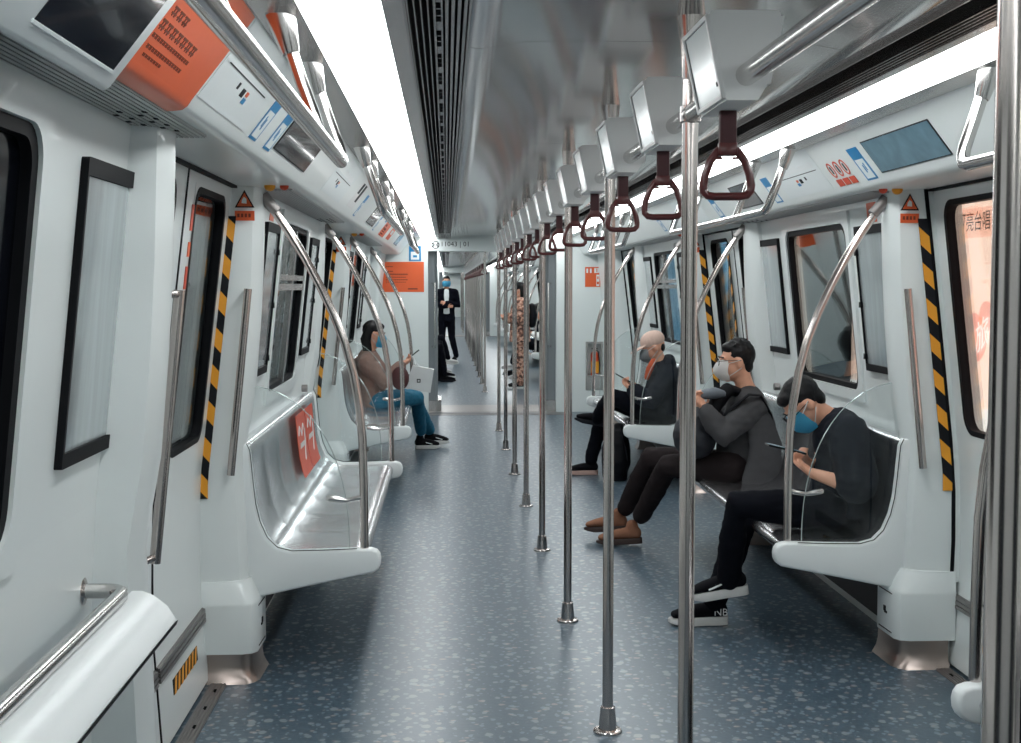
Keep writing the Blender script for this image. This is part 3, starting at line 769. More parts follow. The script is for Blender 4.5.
BN = {(1, 0): 'steel bench with white end at the right edge, mostly outside the picture', (-1, 1): 'empty steel bench with white ends on the left, orange sticker on its back',
      (1, 1): 'steel bench on the right holding the men in the black shirt and grey jacket', (-1, 2): 'steel bench on the left under the long-haired woman', (1, 2): 'steel bench on the right under the man in the beige cap'}
base = {}; gb = {}
for (s, k, y0, y1, c) in benches:
    if s not in base:
        o = make_bench(s, 0 - BL / 2 + 2, BL / 2 + 2); base[s] = (o, 2.0); o.location = (s * 1.0, 2.0, 0)
        o.location.y = (y0 + y1) / 2
    else: o = dup(base[s][0]); o.location.y = (y0 + y1) / 2
    o['label'] = BN[(s, k)] if c == 1 else 'steel bench end seen through the gangway, %s side, %s from the gangway' % (SIDE[s], ORD[k])
    o['group'] = 'steel benches along the side walls'
    for q, ye in enumerate((y0, y1)):
        if s not in gb: g = grab(s, ye); gb[s] = g
        else: g = dup(gb[s], loc=(s * .81, ye, .46))
        g['group'] = 'curved grab poles at the bench ends'
        endn = ('near', 'far')[q]
        if c == 1:
            g['label'] = 'curved steel grab pole at the %s end of %s' % (endn, {(1, 0): 'the right-edge bench', (-1, 1): 'the empty left bench', (1, 1): 'the right bench with two seated men', (-1, 2): "the woman's bench on the left", (1, 2): "the beige-capped man's bench"}[(s, k)])
            screen(s, ye, 'clear curved glass screen at the %s end of %s' % (endn, {(1, 0): 'the right-edge bench', (-1, 1): 'the empty left bench', (1, 1): 'the right bench with two seated men', (-1, 2): "the woman's bench on the left", (1, 2): "the beige-capped man's bench"}[(s, k)]))
        else: g['label'] = 'curved grab pole beyond the gangway, %s side, %s end of the %s bench there' % (SIDE[s], endn, ORD[k])

# ---- side rails under the ceiling
def side_rail(s, ya, yb, lab):
    t = thing('overhead_side_rail', (s * .775, (ya + yb) / 2, 1.75), lab, 'rail', 'side rails above the benches')
    r = .0165; x, z = s * .775, 1.752
    pts = []
    def leg(yt, yb_, d):    # from ceiling socket down into the rail
        return [(s * .85, yt, 1.985), (s * .835, yt, 1.93), (s * .812, yt + d * .004, 1.86), (s * .79, yt + d * .01, 1.80), (s * .781, yt + d * .022, 1.772), (s * .776, yt + d * .045, 1.757), (x, yt + d * .075, z)]
    p = leg(ya, ya, 1) + [(x, y, z) for y in (ya + .5, (ya + yb) / 2, yb - .5)] + leg(yb, yb, -1)[::-1]
    b = MB(); b.tube(p, r, 16); b.build('rail', M['steel_rail'], t)
    for yq, d in ((ya, 1), (yb, -1), (ya + .6, 1), (yb - .6, -1)):
        if yq not in (ya, yb):
            h = MB(); h.tube(leg(yq, yq, d)[:-1], .0135, 14); h.build('hanger', M['steel_rail'], t)
        c = MB(); ax = Vector((s * .02, 0, .08)).normalized(); c.lathe([(.0175, -.004), (.019, 0), (.031, .075), (.032, .080)], (s * .836, yq, 1.925), axis=ax); c.build('ceiling_socket', M['steel_rail'], t, angle=30)
for s in (-1, 1):
    for k, (a, c) in enumerate([(.95, 3.42), (5.46, 7.85), (9.92, 12.32)]):
        side_rail(s, a, c, 'steel side rail hung from the ceiling, %s side, %s' % (SIDE[s], ('above the camera end', 'above the middle bench', 'above the far bench')[k]))
    for k in range(2):
        a = bays2[k][0] + .4
        side_rail(s, a, a + 2.4, 'small steel side rail beyond the gangway, %s side, %s one' % (SIDE[s], ORD[k]))

# ---- vertical grab handles on the door pillars
def vhandle(s, y, d, lab, wide=0.0):
    t = thing('vertical_grab_handle', (s * 1.2, y, 1.1), lab, 'grab handle', 'vertical grab handles on the door pillars')
    P = [(s * (1.208 - wide + (1.44 - z) * .105), y, z) for z in (1.44, 1.3, 1.1, .9, .77)]
    b = MB(); b.tube(P, .014, 16); b.build('bar', M['steel'], t)
    for z in (1.43, .785):
        m = MB(); m.tube([(s * (1.210 - wide + (1.44 - z) * .105), y, z), (s * (1.222 - wide + (1.44 - z) * .105), y - d * .06, z)], .009, 12); m.build('stand_off', M['steel'], t)
DOORN = {0: 'front', 1: 'middle', 2: 'far'}
for s in (-1, 1):
    for k, (y0, y1) in enumerate(bays1):
        if k > 0: vhandle(s, y0 - .165, -1, 'vertical steel handle on the near pillar of the %s bench, %s side' % (('', 'nearest full', 'farther')[k], SIDE[s]))
        vhandle(s, y1 + .165, 1, 'vertical steel handle on the far pillar of the %s, %s side' % (('bay nearest the camera', 'nearest full bench', 'farther bench')[k], SIDE[s]), .06 if (s < 0 and k == 0) else 0)

# ---- hazard tapes, warning triangles on pillars
def tape(s, fx, z0, z1, y, dy, lab, pitchz=.132, n=None):
    """fx(z) gives the pair of x limits of the strip; lies on a face turned to -y or +y"""
    b = MB(); b.use(M['ink'])
    N = 20
    def pt(u, z, e): a, c = fx(z); return (s * (a + (c - a) * u), y(u, z) + dy * e, z)
    b.prism([(0, z0), (1, z0)] + [(1, z0 + (z1 - z0) * (i + 1) / N) for i in range(N)] + [(0, z1 - (z1 - z0) * i / N) for i in range(N)], lambda p, q: pt(p[0], p[1], q), .0005, .002)
    b.use(M['amber']); z = z0; h = pitchz
    sl = -.036 if s > 0 else .036
    while z < z1:
        q = [(0, z + sl), (1, z), (1, z + h / 2), (0, z + h / 2 + sl)]
        q = [(u, max(z0, min(z1, w))) for u, w in q]
        if q[3][1] - q[0][1] > .002 or q[2][1] - q[1][1] > .002: b.prism(q, lambda p, t: pt(p[0], p[1], t), .0015, .003)
        z += h
    tag(b.build('hazard_tape', None, smooth=False), lab, 'hazard tape', 'yellow and black hazard tapes by the doors')
for s in (-1, 1):
    for k, (y0, y1) in enumerate(bays1):
        if k > 0:
            tape(s, lambda z: (xd(z) - .012, xd(z) - .047), .68, 1.70, lambda u, z, y0=y0: y0 - .136 + u * .003, -1,
                 'yellow and black tape on the pillar before the %s bench, %s side' % (('', 'nearest full', 'farther')[k], SIDE[s]))
    # tapes on the door leaves (middle stiles) as well
    for k, mid in enumerate([(bays1[q][1] + bays1[q + 1][0]) / 2 for q in range(2)] + [(bays1[2][1] + 13.95) / 2]):
        ya = [bays1[0][1], bays1[1][1], bays1[2][1]][k]
        b = MB(); yy = mid + .085
        b.use(M['ink']); zz = [.92 + (1.72 - .92) * i / 10 for i in range(11)]
        b.prism([(yy - .0, z) for z in zz] + [(yy + .04, z) for z in zz[::-1]], on(s, xd), .0005, .002)
        b.use(M['amber']); z = .92
        while z < 1.68: b.prism([(yy, z + .03), (yy + .04, z), (yy + .04, z + .055), (yy, z + .085)][:4], on(s, xd), .0015, .003); z += .115
        tag(b.build('hazard_tape', None, smooth=False), 'yellow and black tape on the closing edge of the %s door, %s side' % (DOORN[k], SIDE[s]), 'hazard tape', 'yellow and black hazard tapes by the doors')
def warn(s, y, dy, xc, z, lab, sc=1.0, asplate=True):
    t = thing('warning_sign', (s * xc, y, z), lab, 'warning sign', 'warning triangles by the doors')
    b = MB(); w = .035 * sc
    b.use(M['ink']).prism([(-w, -w * .9), (w, -w * .9), (0, w * .9)], lambda p, q: (s * xc + p[0], y + dy * q, z + p[1]), 0, .002)
    b.use(M['orange']).prism([(-w * .78, -w * .76), (w * .78, -w * .76), (0, w * .62)], lambda p, q: (s * xc + p[0], y + dy * q, z + p[1]), .0015, .003)
    b.use(M['paper']).prism([(-w * .3, -w * .45), (w * .22, -w * .5), (w * .2, 0), (-w * .05, w * .2), (-w * .25, -w * .1)], lambda p, q: (s * xc + p[0], y + dy * q, z + p[1]), .0025, .0036)
    b.build('triangle', None, t, smooth=False)
    b = MB(); b.use(M['orange']).box(s * xc - w, s * xc + w, y, y + dy * .002, z - .078 * sc, z - .043 * sc)
    b.use(M['brownink'])
    for i in range(4): b.box(s * xc - w * .75 + i * w * .38, s * xc - w * .52 + i * w * .38, y, y + dy * .003, z - .066 * sc, z - .053 * sc)
    b.build('caption_plate', None, t, smooth=False)
for s in (-1, 1):
    for k, (y0, y1) in enumerate(bays1):
        if k > 0: warn(s, y0 - .128, -1, 1.222, 1.762, 'orange warning triangle above the hazard tape, %s pillar of the %s bench' % (SIDE[s], ('', 'nearest full', 'farther')[k]))
# orange vertical signs on the pillars' window side
def wallsign(s, y0, y1, z0, z1, xf, lab, mt='red', lines=True, name='notice_sticker', cat='sticker', off=.0):
    b = MB(); N = 5; zz = [z0 + (z1 - z0) * i / N for i in range(N + 1)]
    b.use(M[mt]).prism([(y0, z) for z in zz] + [(y1, z) for z in zz[::-1]], on(s, xf), off + .0005, off + .0025)
    if lines:
        b.use(M['paper']); n = max(2, int((z1 - z0) / .045))
        for i in range(n):
            z = z0 + (z1 - z0) * (i + .3) / n; w = (y1 - y0) * random.uniform(.5, .75); a = y0 + (y1 - y0) * .15
            b.prism([(a, z), (a + w, z), (a + w, z + .006), (a, z + .006)], on(s, xf), off + .002, off + .0032)
    return tag(b.build(name, None, smooth=False), lab, cat)
for s in (-1, 1):
    for k in (1, 2):
        y0, y1 = bays1[k]
        if s > 0:
            wallsign(s, y0 + .13, y0 + .21, 1.13, 1.28, xw, 'small red notice under a grey metal strip, near end of the %s right bench' % ('', 'nearest full', 'farther')[k])
            b = MB(); zz = [1.31, 1.4, 1.5, 1.6, 1.70]; b.prism([(y0 + .13, z) for z in zz] + [(y0 + .20, z) for z in zz[::-1]], on(s, xw), 0, .008)
            o = tag(b.build('emergency_release_plate', M['alu'], smooth=False), 'narrow grey metal strip with orange knob, near end of the %s right bench' % ('', 'nearest full', 'farther')[k], 'metal plate')
            b = MB(); b.ell((s * (xw(1.42) - .016), y0 + .165, 1.42), (.012, .017, .02)); b.build('knob', M['orange'], o)
        else:
            wallsign(s, y0 + .125, y0 + .225, 1.36, 1.70, xw, 'tall orange notice at the near end of the %s bench, left side' % ('', 'nearest full', 'farther')[k], mt='orange')
            wallsign(s, y0 + .13, y0 + .20, 1.12, 1.33, xw, 'narrow red notice below the tall orange one, near end of the %s left bench' % ('', 'nearest full', 'farther')[k])
        wallsign(s, y1 - .10, y1 - .0, 1.35, 1.68, xw, 'tall orange notice at the far end of the %s bench, %s side' % (('', 'nearest full', 'farther')[k], SIDE[s]), mt='orange')
        wallsign(s, y1 - .08, y1 - .01, 1.10, 1.31, xw, 'narrow red notice at the far end of the %s bench, %s side' % (('', 'nearest full', 'farther')[k], SIDE[s]))
        wallsign(s, y0 + .38, y0 + .50, 1.71, 1.79, xw, 'small orange label above the poster frame, near end of the %s bench, %s side' % (('', 'nearest full', 'farther')[k], SIDE[s]), mt='orange', lines=False)
# stickers on the near door's leaves
for s in (-1, 1):
    y = (bays1[0][1] + bays1[1][0]) / 2 + .035
    for zc, h in ((1.70, .07), (1.61, .035), (1.50, .07), (1.43, .035)):
        pass
wallsign(-1, 4.235, 4.275, 1.62, 1.70, xd, 'round red prohibition sticker high on the front left door', mt='red', lines=False)
wallsign(-1, 4.235, 4.275, 1.54, 1.585, xd, 'small orange square sticker on the front left door', mt='orange', lines=False)
wallsign(-1, 4.235, 4.27, 1.44, 1.51, xd, 'small red triangle sticker lower on the front left door', mt='red', lines=False)
wallsign(1, 4.235, 4.275, 1.60, 1.70, xd, 'round red sticker high on the front right door', mt='red', lines=False)
wallsign(1, 4.235, 4.27, 1.54, 1.585, xd, 'small orange sticker under the round one, front right door', mt='orange', lines=False)

# ---- glazed poster frames on the walls
def poster_frame(s, y0, y1, lab):
    z0, z1 = 1.09, 1.70
    t = thing('glazed_poster_frame', (s * xw(1.4), (y0 + y1) / 2, 1.4), lab, 'poster frame', 'glazed poster frames on the side walls')
    f = MB(); f.use(M['rubber'])
    f.ring(rrect(y0, y1, z0, z1, .006), rrect(y0 + .012, y1 - .006, z0 + .03, z1 - .035, .003), on(s, xw), -.002, .016)
    for i in range(3):
        z = 1.15 + i * .22; f.box(s * (xw(z) - .004), s * (xw(z) - .02), y1 - .012, y1 + .008, z - .012, z + .012)
    f.build('frame', None, t, smooth=False)
    g = MB(); zz = [z0 + .02 + (z1 - z0 - .05) * i / 4 for i in range(5)]
    g.prism([(y0 + .008, z) for z in zz] + [(y1 - .004, z) for z in zz[::-1]], on(s, xw), .002, .008); g.build('glazed_poster', M['frameglass'], t, smooth=False)
for s in (-1, 1):
    poster_frame(s, bays1[0][1] - .50, bays1[0][1] - .09, 'large glazed poster frame on the %s wall nearest the camera' % SIDE[s])
    for k in (1, 2):
        y0, y1 = bays1[k]
        poster_frame(s, y0 + .27, y0 + .66, 'glazed poster frame at the near end of the %s bench, %s wall' % (('', 'nearest full', 'farther')[k], SIDE[s]))
        poster_frame(s, y1 - .52, y1 - .12, 'glazed poster frame at the far end of the %s bench, %s wall' % (('', 'nearest full', 'farther')[k], SIDE[s]))

# ---- leaning rest on the near left
t = thing('leaning_rest', (-1.22, 1.9, .77), 'padded white leaning rest with steel rail on the left wall nearest the camera', 'leaning rest')
b = MB(); b.tube([(-1.318, 2.975, .785), (-1.27, 2.975, .785), (-1.245, 2.97, .785), (-1.228, 2.95, .785), (-1.222, 2.92, .785), (-1.222, 2.5, .785), (-1.222, 1.0, .785), (-1.222, .7, .785), (-1.318, .66, .80)], .0165, 16)
b.build('rail', M['steel_rail'], t)
b = MB(); b.lathe([(.03, 0), (.03, .006), (.02, .010)], (-1.318, 2.975, .785), axis=(1, 0, 0)); b.build('wall_flange', M['steel'], t)
b = MB()
pp = [(-1.222, .772), (-1.20, .772), (-1.175, .762), (-1.145, .738), (-1.125, .706), (-1.130, .698), (-1.150, .712), (-1.215, .745)]
b.prism(pp, lambda p, q: (p[0], q, p[1]), .66, 3.03)
b.build('pad', M['end_white'], t, angle=50)
b = MB(); b.prism([(-1.128, .700), (-1.122, .704), (-1.126, .694), (-1.135, .690)], lambda p, q: (p[0], q, p[1]), .66, 3.035); b.build('edge_trim', M['rubber'], t, smooth=False)
b = MB(); b.prism([(-1.30, .60), (-1.15, .70), (-1.215, .74), (-1.30, .72)], lambda p, q: (p[0], q, p[1]), 2.5, 2.56); b.build('bracket', M['alu'], t, smooth=False)
b = MB(); b.lathe([(.012, 0), (.012, .02), (.006, .03)], (-1.33, 2.72, .66), axis=(1, 0, 0)); tag(b.build('hook_knob', M['bronze']), 'small brown knob on the wall below the leaning rest rail', 'knob')

# ---- cove panels: displays, maps, signs
Nrm = Vector((-.164, 0, -.128)).normalized()
def cove(s, u, y, e):     # u: 0 upper edge .. 1 lower edge
    x = .907 + .128 * u; z = 2.002 - .164 * u
    n = Vector((-.788, 0, -.615))
    return (s * (x + n.x * e), y, z + n.z * e)
def cprism(b, s, y0, y1, u0, u1, e0, e1): b.prism([(y0, u0), (y1, u0), (y1, u1), (y0, u1)], lambda p, q: cove(s, p[1], p[0], q), e0, e1)
def print_on(name, s, items, lab, cat, base=None, group=None):
    b = MB()
    for (m, y0, y1, u0, u1, lvl) in items: b.use(M[m]); cprism(b, s, y0, y1, u0, u1, .0003 + .0008 * lvl, .0012 + .0008 * lvl)
    return tag(b.build(name, None, smooth=False), lab, cat, group)
def housing(s, y0, y1, lab):
    t = thing('display_housing', cove(s, .5, (y0 + y1) / 2, 0), lab, 'display')
    b = MB()
    o = [(y0 - .0, -.12), (y1, -.12), (y1, 1.24), (y0, 1.24)]
    b.prism([(y0, .0), (y1, .0), (y1, 1.38), (y0, 1.38)], lambda p, q: cove(s, p[1], p[0], q), -.02, .045)
    bmesh.ops.recalc_face_normals(b.bm, faces=b.bm.faces)
    bmesh.ops.bevel(b.bm, geom=list(b.bm.edges), offset=.012, segments=3, affect='EDGES', profile=.5)
    b.build('case', M['end_white'], t, angle=50)
    b = MB(); cprism(b, s, y0 + .24, y1 - .055, .10, 1.20, .044, .0462); b.build('screen', M['screen'], t, smooth=False)
    b = MB(); b.use(M['paper'])
    cprism(b, s, y0 + .235, y1 - .05, 1.20, 1.225, .044, .048)
    b.build('bezel', None, t, smooth=False)
housing(-1, 1.48, 2.17, 'switched-off display in a thick white casing on the left cove, nearest the camera')
def flat_display(s, y0, y1, lab, m='lcd', u0=.29, u1=.90):
    t = thing('flush_display', cove(s, .5, (y0 + y1) / 2, 0), lab, 'display', 'flush displays in the cove panels')
    b = MB(); cprism(b, s, y0 - .008, y1 + .008, u0 - .02, u1 + .02, .0002, .002); b.build('rim', M['ink'], t, smooth=False)
    b = MB(); cprism(b, s, y0, y1, u0, u1, .0015, .003); b.build('screen', M[m], t, smooth=False)
flat_display(1, 4.12, 4.78, 'blue-grey lit display above the front right door')
flat_display(-1, 4.03, 4.86, 'glossy display on the left cove beyond the blue signs', m='screen')
flat_display(1, 6.60, 7.05, 'narrow dark display on the right cove behind the largest hanging handles', m='screen')
flat_display(-1, 8.6, 9.3, 'dark narrow-looking display above the middle left door', m='screen')
flat_display(-1, 13.0, 13.7, 'small display above the far left door', m='lcd')
flat_display(1, 13.0, 13.7, 'small display above the far right door', m='lcd')
def bluesign(s, y, lab):
    print_on('blue_sign', s, [('blue', y - .06, y + .06, .32, 1.0, 0), ('paper', y - .045, y + .045, .56, .96, 1), ('blue', y - .006, y + .004, .68, .84, 2), ('blue', y - .022, y - .014, .64, .80, 2)], lab, 'sign', group='blue signs on the cove panels')
for s, y, lab in ((1, 4.92, 'blue and white sign beside the lit display above the front right door'), (-1, 3.66, 'blue and white sign on the left cove, nearer of the two beside the glossy display'),
                  (-1, 3.935, 'blue and white sign on the left cove, touching the glossy display'), (1, 6.30, 'blue and white sign on the right cove, between line map and narrow dark display'), (1, 7.62, 'blue and white sign on the right cove, beyond the narrow dark display'),
                  (-1, 7.6, 'small blue sign on the left cove before the narrow dark display'), (-1, 9.55, 'small blue sign on the left cove after the narrow dark display'), (1, 9.6, 'small blue sign on the right cove behind the handles')):
    bluesign(s, y, lab)
def linemap(s, y0, y1, lab):
    it = [('paper', y0, y1, .03, .98, 0)]
    n = int((y1 - y0 - .12) / .02)
    for i in range(n):
        y = y0 + .06 + i * .02; it.append(('box', y, y + .004, .30 + random.uniform(0, .05), .44, 1))
    it.append(('ink', y0 + .05, y1 - .05, .50, .515, 1))
    it += [('ink', y0 + .25, y0 + .27, .58, .66, 1), ('ink', y0 + .32, y0 + .36, .60, .70, 1), ('orange', y0 + .38, y0 + .41, .60, .66, 1), ('blue', y0 + .38, y0 + .42, .68, .75, 1)]
    print_on('line_map', s, it, lab, 'line map', group='line maps on the cove panels')
linemap(1, 5.42, 6.10, 'white line map on the right cove between the icons and blue sign')
linemap(-1, 2.86, 3.50, 'white line map on the left cove beside the orange notice')
linemap(1, 8.0, 8.8, 'white line map on the right cove beyond the man in the grey jacket')
linemap(-1, 5.6, 6.5, 'white line map on the left cove behind the curved hangers')
# safety icons
t = thing('safety_icons', cove(1, .5, 5.15, 0), 'three round red prohibition icons on the right cove', 'sign')
b = MB()
for i in range(3):
    yc = 5.12 + i * .085
    o = [(yc + .032 * cos(a * pi / 12), .62 + .17 * sin(a * pi / 12)) for a in range(24)]; inn = [(yc + .025 * cos(a * pi / 12), .62 + .135 * sin(a * pi / 12)) for a in range(24)]
    b.use(M['red']).ring(o, inn, lambda p, q: cove(1, p[1], p[0], q), .0005, .002)
    b.use(M['ink']); cprism(b, 1, yc - .006, yc + .006, .54, .70, .0005, .0018); b.use(M['red']); cprism(b, 1, yc - .034, yc + .034, .83, .98, .0005, .002)
b.build('icons', None, t, smooth=False)
# orange notices
def orange_notice(s, y0, y1, lab, u1=1.0):
    it = [('orange', y0, y1, .02, u1, 0)]
    L = y1 - y0
    for (u, a, c, h) in ((.50, .14, .34, .09), (.64, .12, .58, .10), (.78, .12, .62, .04), (.88, .14, .62, .04), (.96, .16, .40, .03)):
        y = y0 + L * a
        while y < y0 + L * c:
            w = .034 if h > .08 else .016
            it += [('brownink', y, y + w, u, u + h * .25, 1), ('brownink', y, y + w, u + h * .6, u + h * .8, 1), ('brownink', y + w * .2, y + w * .35, u, u + h, 1), ('brownink', y + w * .65, y + w * .85, u, u + h, 1)]; y += w * 1.3
    return print_on('orange_notice', s, it, lab, 'notice', group='orange notices on the cove panels')
o = orange_notice(-1, 2.255, 2.84, 'orange notice wrapped over the left cove between casing and line map', u1=1.055)
b = MB()
pl = [(1.0405, 1.8285), (1.0485, 1.817), (1.059, 1.8095), (1.08, 1.8068), (1.13, 1.8068), (1.13, 1.8088), (1.081, 1.8088), (1.0605, 1.8112), (1.0505, 1.8185), (1.043, 1.829)]
b.prism(pl, lambda p, q: (-p[0], q, p[1]), 2.2555, 2.8395); b.build('lower_flap', M['orange'], o, angle=50)
orange_notice(-1, 10.3, 11.0, 'orange notice on the left cove far down, before the end wall')
orange_notice(-1, 2.36, 2.80, 'x') if False else None
print_on('cove_advert', -1, [('box', 6.9, 7.3, .1, .9, 0), ('ink', 6.95, 7.05, .2, .5, 1), ('ink', 7.1, 7.2, .2, .7, 1)], 'small grey and black print on the left cove above the empty bench', 'sticker')
print_on('cove_advert', -1, [('paper', 10.0, 10.28, .1, .9, 0), ('blue', 10.05, 10.2, .2, .5, 1)], 'small blue and white print on the left cove before the far orange notice', 'sticker')
print_on('cove_advert', -1, [('orange', 11.4, 11.9, .3, .95, 0), ('paper', 11.5, 11.8, .5, .7, 1)], 'orange and white print at the far end of the left cove', 'sticker')
# ribbed boards under the coves, above the bench bays
for s in (-1, 1):
    for k, (a, c) in enumerate([(-.2, 3.3), (5.1, 7.7), (9.6, 12.15)]):
        b = MB()
        b.box(s * 1.09, s * 1.235, a, c, 1.804, 1.8095)
        for i in range(11): b.box(s * (1.094 + i * .0128), s * (1.102 + i * .0128), a, c, 1.8015, 1.805)
        o = b.build('trim_ribbed_board', M['ribbed'], smooth=False); struct(o)
        if k < 2:
            h = MB()
            for i in range(16): 
                yy = c - .50 + (i % 8) * .055; xx = 1.125 + (i // 8) * .05 + (i % 2) * .02
                h.box(s * xx, s * (xx + .009), yy, yy + .022, 1.8003, 1.802)
            h.build('punched_slots', M['dark'], o, smooth=False)
# indicator lamps over the doors
for s in (-1, 1):
    for k, yy in enumerate((4.93, 9.4)):
        t = thing('door_indicator_lamp', (s * 1.16, yy, 1.80), 'amber and red indicator lamps over the far edge of the %s door, %s side' % (DOORN[k], SIDE[s]), 'indicator lamp')
        b = MB(); b.ell((s * 1.15, yy, 1.806), (.02, .02, .018)); b.build('amber_lens', M['amber'], t)
        b = MB(); b.ell((s * 1.10, yy + .01, 1.806), (.016, .016, .014)); b.build('red_lens', M['red'], t)
# bench back sticker (two halves, heart outline strokes)
for q in range(2):
    b = MB(); ys = 6.42 + q * .40; w = .37
    prof = [(1.2345, .835), (1.231, .79), (1.225, .72), (1.216, .64), (1.201, .57), (1.19, .545)]
    pts = [(x - .0035, z) for x, z in prof] + [(x - .0005, z) for x, z in prof[::-1]]
    b.use(M['red']).prism(pts, lambda p, t: (-p[0], t, p[1]), ys, ys + w)
    b.use(M['paper'])
    def sx(z): return interp([(z_, x_) for x_, z_ in prof], z) - .0045
    path = [(.04, .74), (.09, .78), (.14, .755), (.165, .73), (.19, .755), (.24, .78), (.285, .745), (.28, .69), (.24, .64), (.20, .61)]
    b.tube([(-sx(z), ys + u, z) for u, z in path], .0035, 6)
    for i in range(4): b.box(-sx(.69) - .0005, -sx(.69) + .003, ys + .07 + i * .045, ys + .10 + i * .045, .675, .70)
    b.build('bench_sticker', None)
    o = bpy.context.scene.objects[-1] if False else [x for x in bpy.data.objects if x.name.startswith('bench_sticker')][-1]
    tag(o, ['orange sticker with a white heart stroke on the bench back, nearer one', 'orange sticker with a white heart stroke on the bench back, farther one'][q], 'sticker', 'orange stickers on the left bench back')
# bench back knob on the sill
for s in (-1, 1):
    b = MB(); b.lathe([(.012, 0), (.012, .012), (.006, .016), (.008, .03), (.004, .034)], (s * 1.29, bays1[1][1] - .25, .885), axis=(0, 0, 1)); b.lathe([(.02, 0), (.02, .03)], (s * 1.30, bays1[1][1] - .25, .9), axis=(-s, 0, 0))
    tag(b.build('window_latch', M['alu']), 'small metal latch on the window sill, far end of the nearest full bench, %s side' % SIDE[s], 'latch')

# ---- end wall: number plate, posters, niche
y = CAR_END - .0125
def fy(yy): return lambda u, v: (u, yy, v)
me = text_mesh('11043 | 01', .078, lambda u, v: (-.420 + u, y - .0015, 1.925 + v))
sg = thing('carriage_number_sign', (-.4, y, 1.93), 'round metro emblem and 11043 carriage number on the beam over the gangway', 'sign')
o = link('carriage_number', me, M['ink'], None, smooth=False); adopt(o, sg)
b = MB(); cc = (-.645, 1.918)
b.ring([(cc[0] + .045 * cos(a * pi / 12), cc[1] + .045 * sin(a * pi / 12)) for a in range(24)], [(cc[0] + .036 * cos(a * pi / 12), cc[1] + .036 * sin(a * pi / 12)) for a in range(24)], lambda p, q: (p[0], q, p[1]), y - .002, y)
for sx_ in (-1, 1):
    b.prism([(cc[0] + sx_ * .006, cc[1]), (cc[0] + sx_ * .028, cc[1] + .024), (cc[0] + sx_ * .034, cc[1] + .012), (cc[0] + sx_ * .018, cc[1]), (cc[0] + sx_ * .034, cc[1] - .012), (cc[0] + sx_ * .028, cc[1] - .024)], lambda p, q: (p[0], q, p[1]), y - .002, y)
b.build('metro_emblem', M['ink'], sg, smooth=False)
y = CAR_END
t = thing('orange_poster', (-1.01, y, 1.55), 'orange poster on the end wall left of the gangway', 'poster')
b = MB(); b.use(M['orange']).box(-1.254, -.777, y - .004, y, 1.382, 1.725); b.build('sheet', None, t, smooth=False)
b = MB()
for (z, a, c, h) in ((1.665, -1.21, -1.13, .010), (1.61, -1.21, -1.13, .014), (1.575, -1.21, -.97, .016), (1.545, -1.21, -.99, .010), (1.515, -1.21, -.96, .012), (1.49, -1.21, -.98, .008)):
    x = a
    while x < c: b.box(x, x + .014, y - .005, y - .0035, z, z + h); x += .021
b.box(-.96, -.85, y - .005, y - .0035, 1.41, 1.425)
b.build('printed_lines', M['brownink'], t, smooth=False)
b = MB(); b.use(M['blue']).box(-.946, -.81, y - .004, y, 1.735, 1.905); b.use(M['paper']).box(-.925, -.83, y - .005, y - .003, 1.75, 1.84); b.use(M['blue']).box(-.90, -.855, y - .006, y - .004, 1.775, 1.80)
tag(b.build('blue_sign', None, smooth=False), 'blue and white sign above the orange poster on the end wall', 'sign')
b = MB(); b.use(M['blue']).box(.90, .925, y - .004, y, 1.70, 1.885); tag(b.build('blue_sign', None, smooth=False), 'narrow blue sign on the end wall right of the gangway', 'sign')
t = thing('fire_notice', (1.155, y, 1.55), 'red and white fire notice on the end wall right of the gangway', 'notice')
b = MB(); b.use(M['orange']).box(1.07, 1.245, y - .004, y, 1.44, 1.668); b.use(M['paper'])
for i in range(2): b.box(1.085 + i * .04, 1.105 + i * .04, y - .005, y - .003, 1.60, 1.65)
b.box(1.175, 1.235, y - .005, y - .003, 1.60, 1.655); b.box(1.20, 1.235, y - .005, y - .003, 1.45, 1.58)
b.use(M['orange']); b.box(1.20, 1.21, y - .006, y - .004, 1.61, 1.65); b.box(1.205, 1.23, y - .006, y - .004, 1.47, 1.50); b.box(1.21, 1.225, y - .006, y - .004, 1.53, 1.56)
b.build('sheet', None, t, smooth=False)
t = thing('fire_extinguisher', (1.19, y + .05, .35), 'orange-red fire extinguisher in the recess of the end wall', 'fire extinguisher')
b = MB(); b.lathe([(.03, .0), (.046, .006), (.046, .30), (.038, .33), (.016, .35), (.014, .37)], (1.19, y + .06, .35)); b.build('cylinder', M['extinguish'], t)
b = MB(); b.box(1.155, 1.225, y + .05, y + .07, .72, .735, .003); b.tube([(1.19, y + .055, .72), (1.235, y + .05, .69), (1.243, y + .045, .55), (1.235, y + .04, .45)], .007, 8); b.build('valve_and_hose', M['ink'], t)
b = MB(); b.prism([(1.146, .45), (1.234, .45), (1.234, .58), (1.146, .58)], lambda p, q: (p[0], q, p[1]), y + .012, y + .015); b.build('label_band', M['amber'], t, smooth=False)
b = MB(); b.use(M['ceiledge']); b.ring([(1.08, .25), (1.28, .25), (1.28, .81), (1.08, .81)], [(1.10, .27), (1.26, .27), (1.26, .79), (1.10, .79)], lambda p, q: (p[0], q, p[1]), y - .006, y + .004)
b.box(1.10, 1.26, y + .005, y + .012, .27, .42)
tag(b.build('recess_frame', None, smooth=False), 'grey metal frame of the extinguisher recess in the end wall', 'frame')
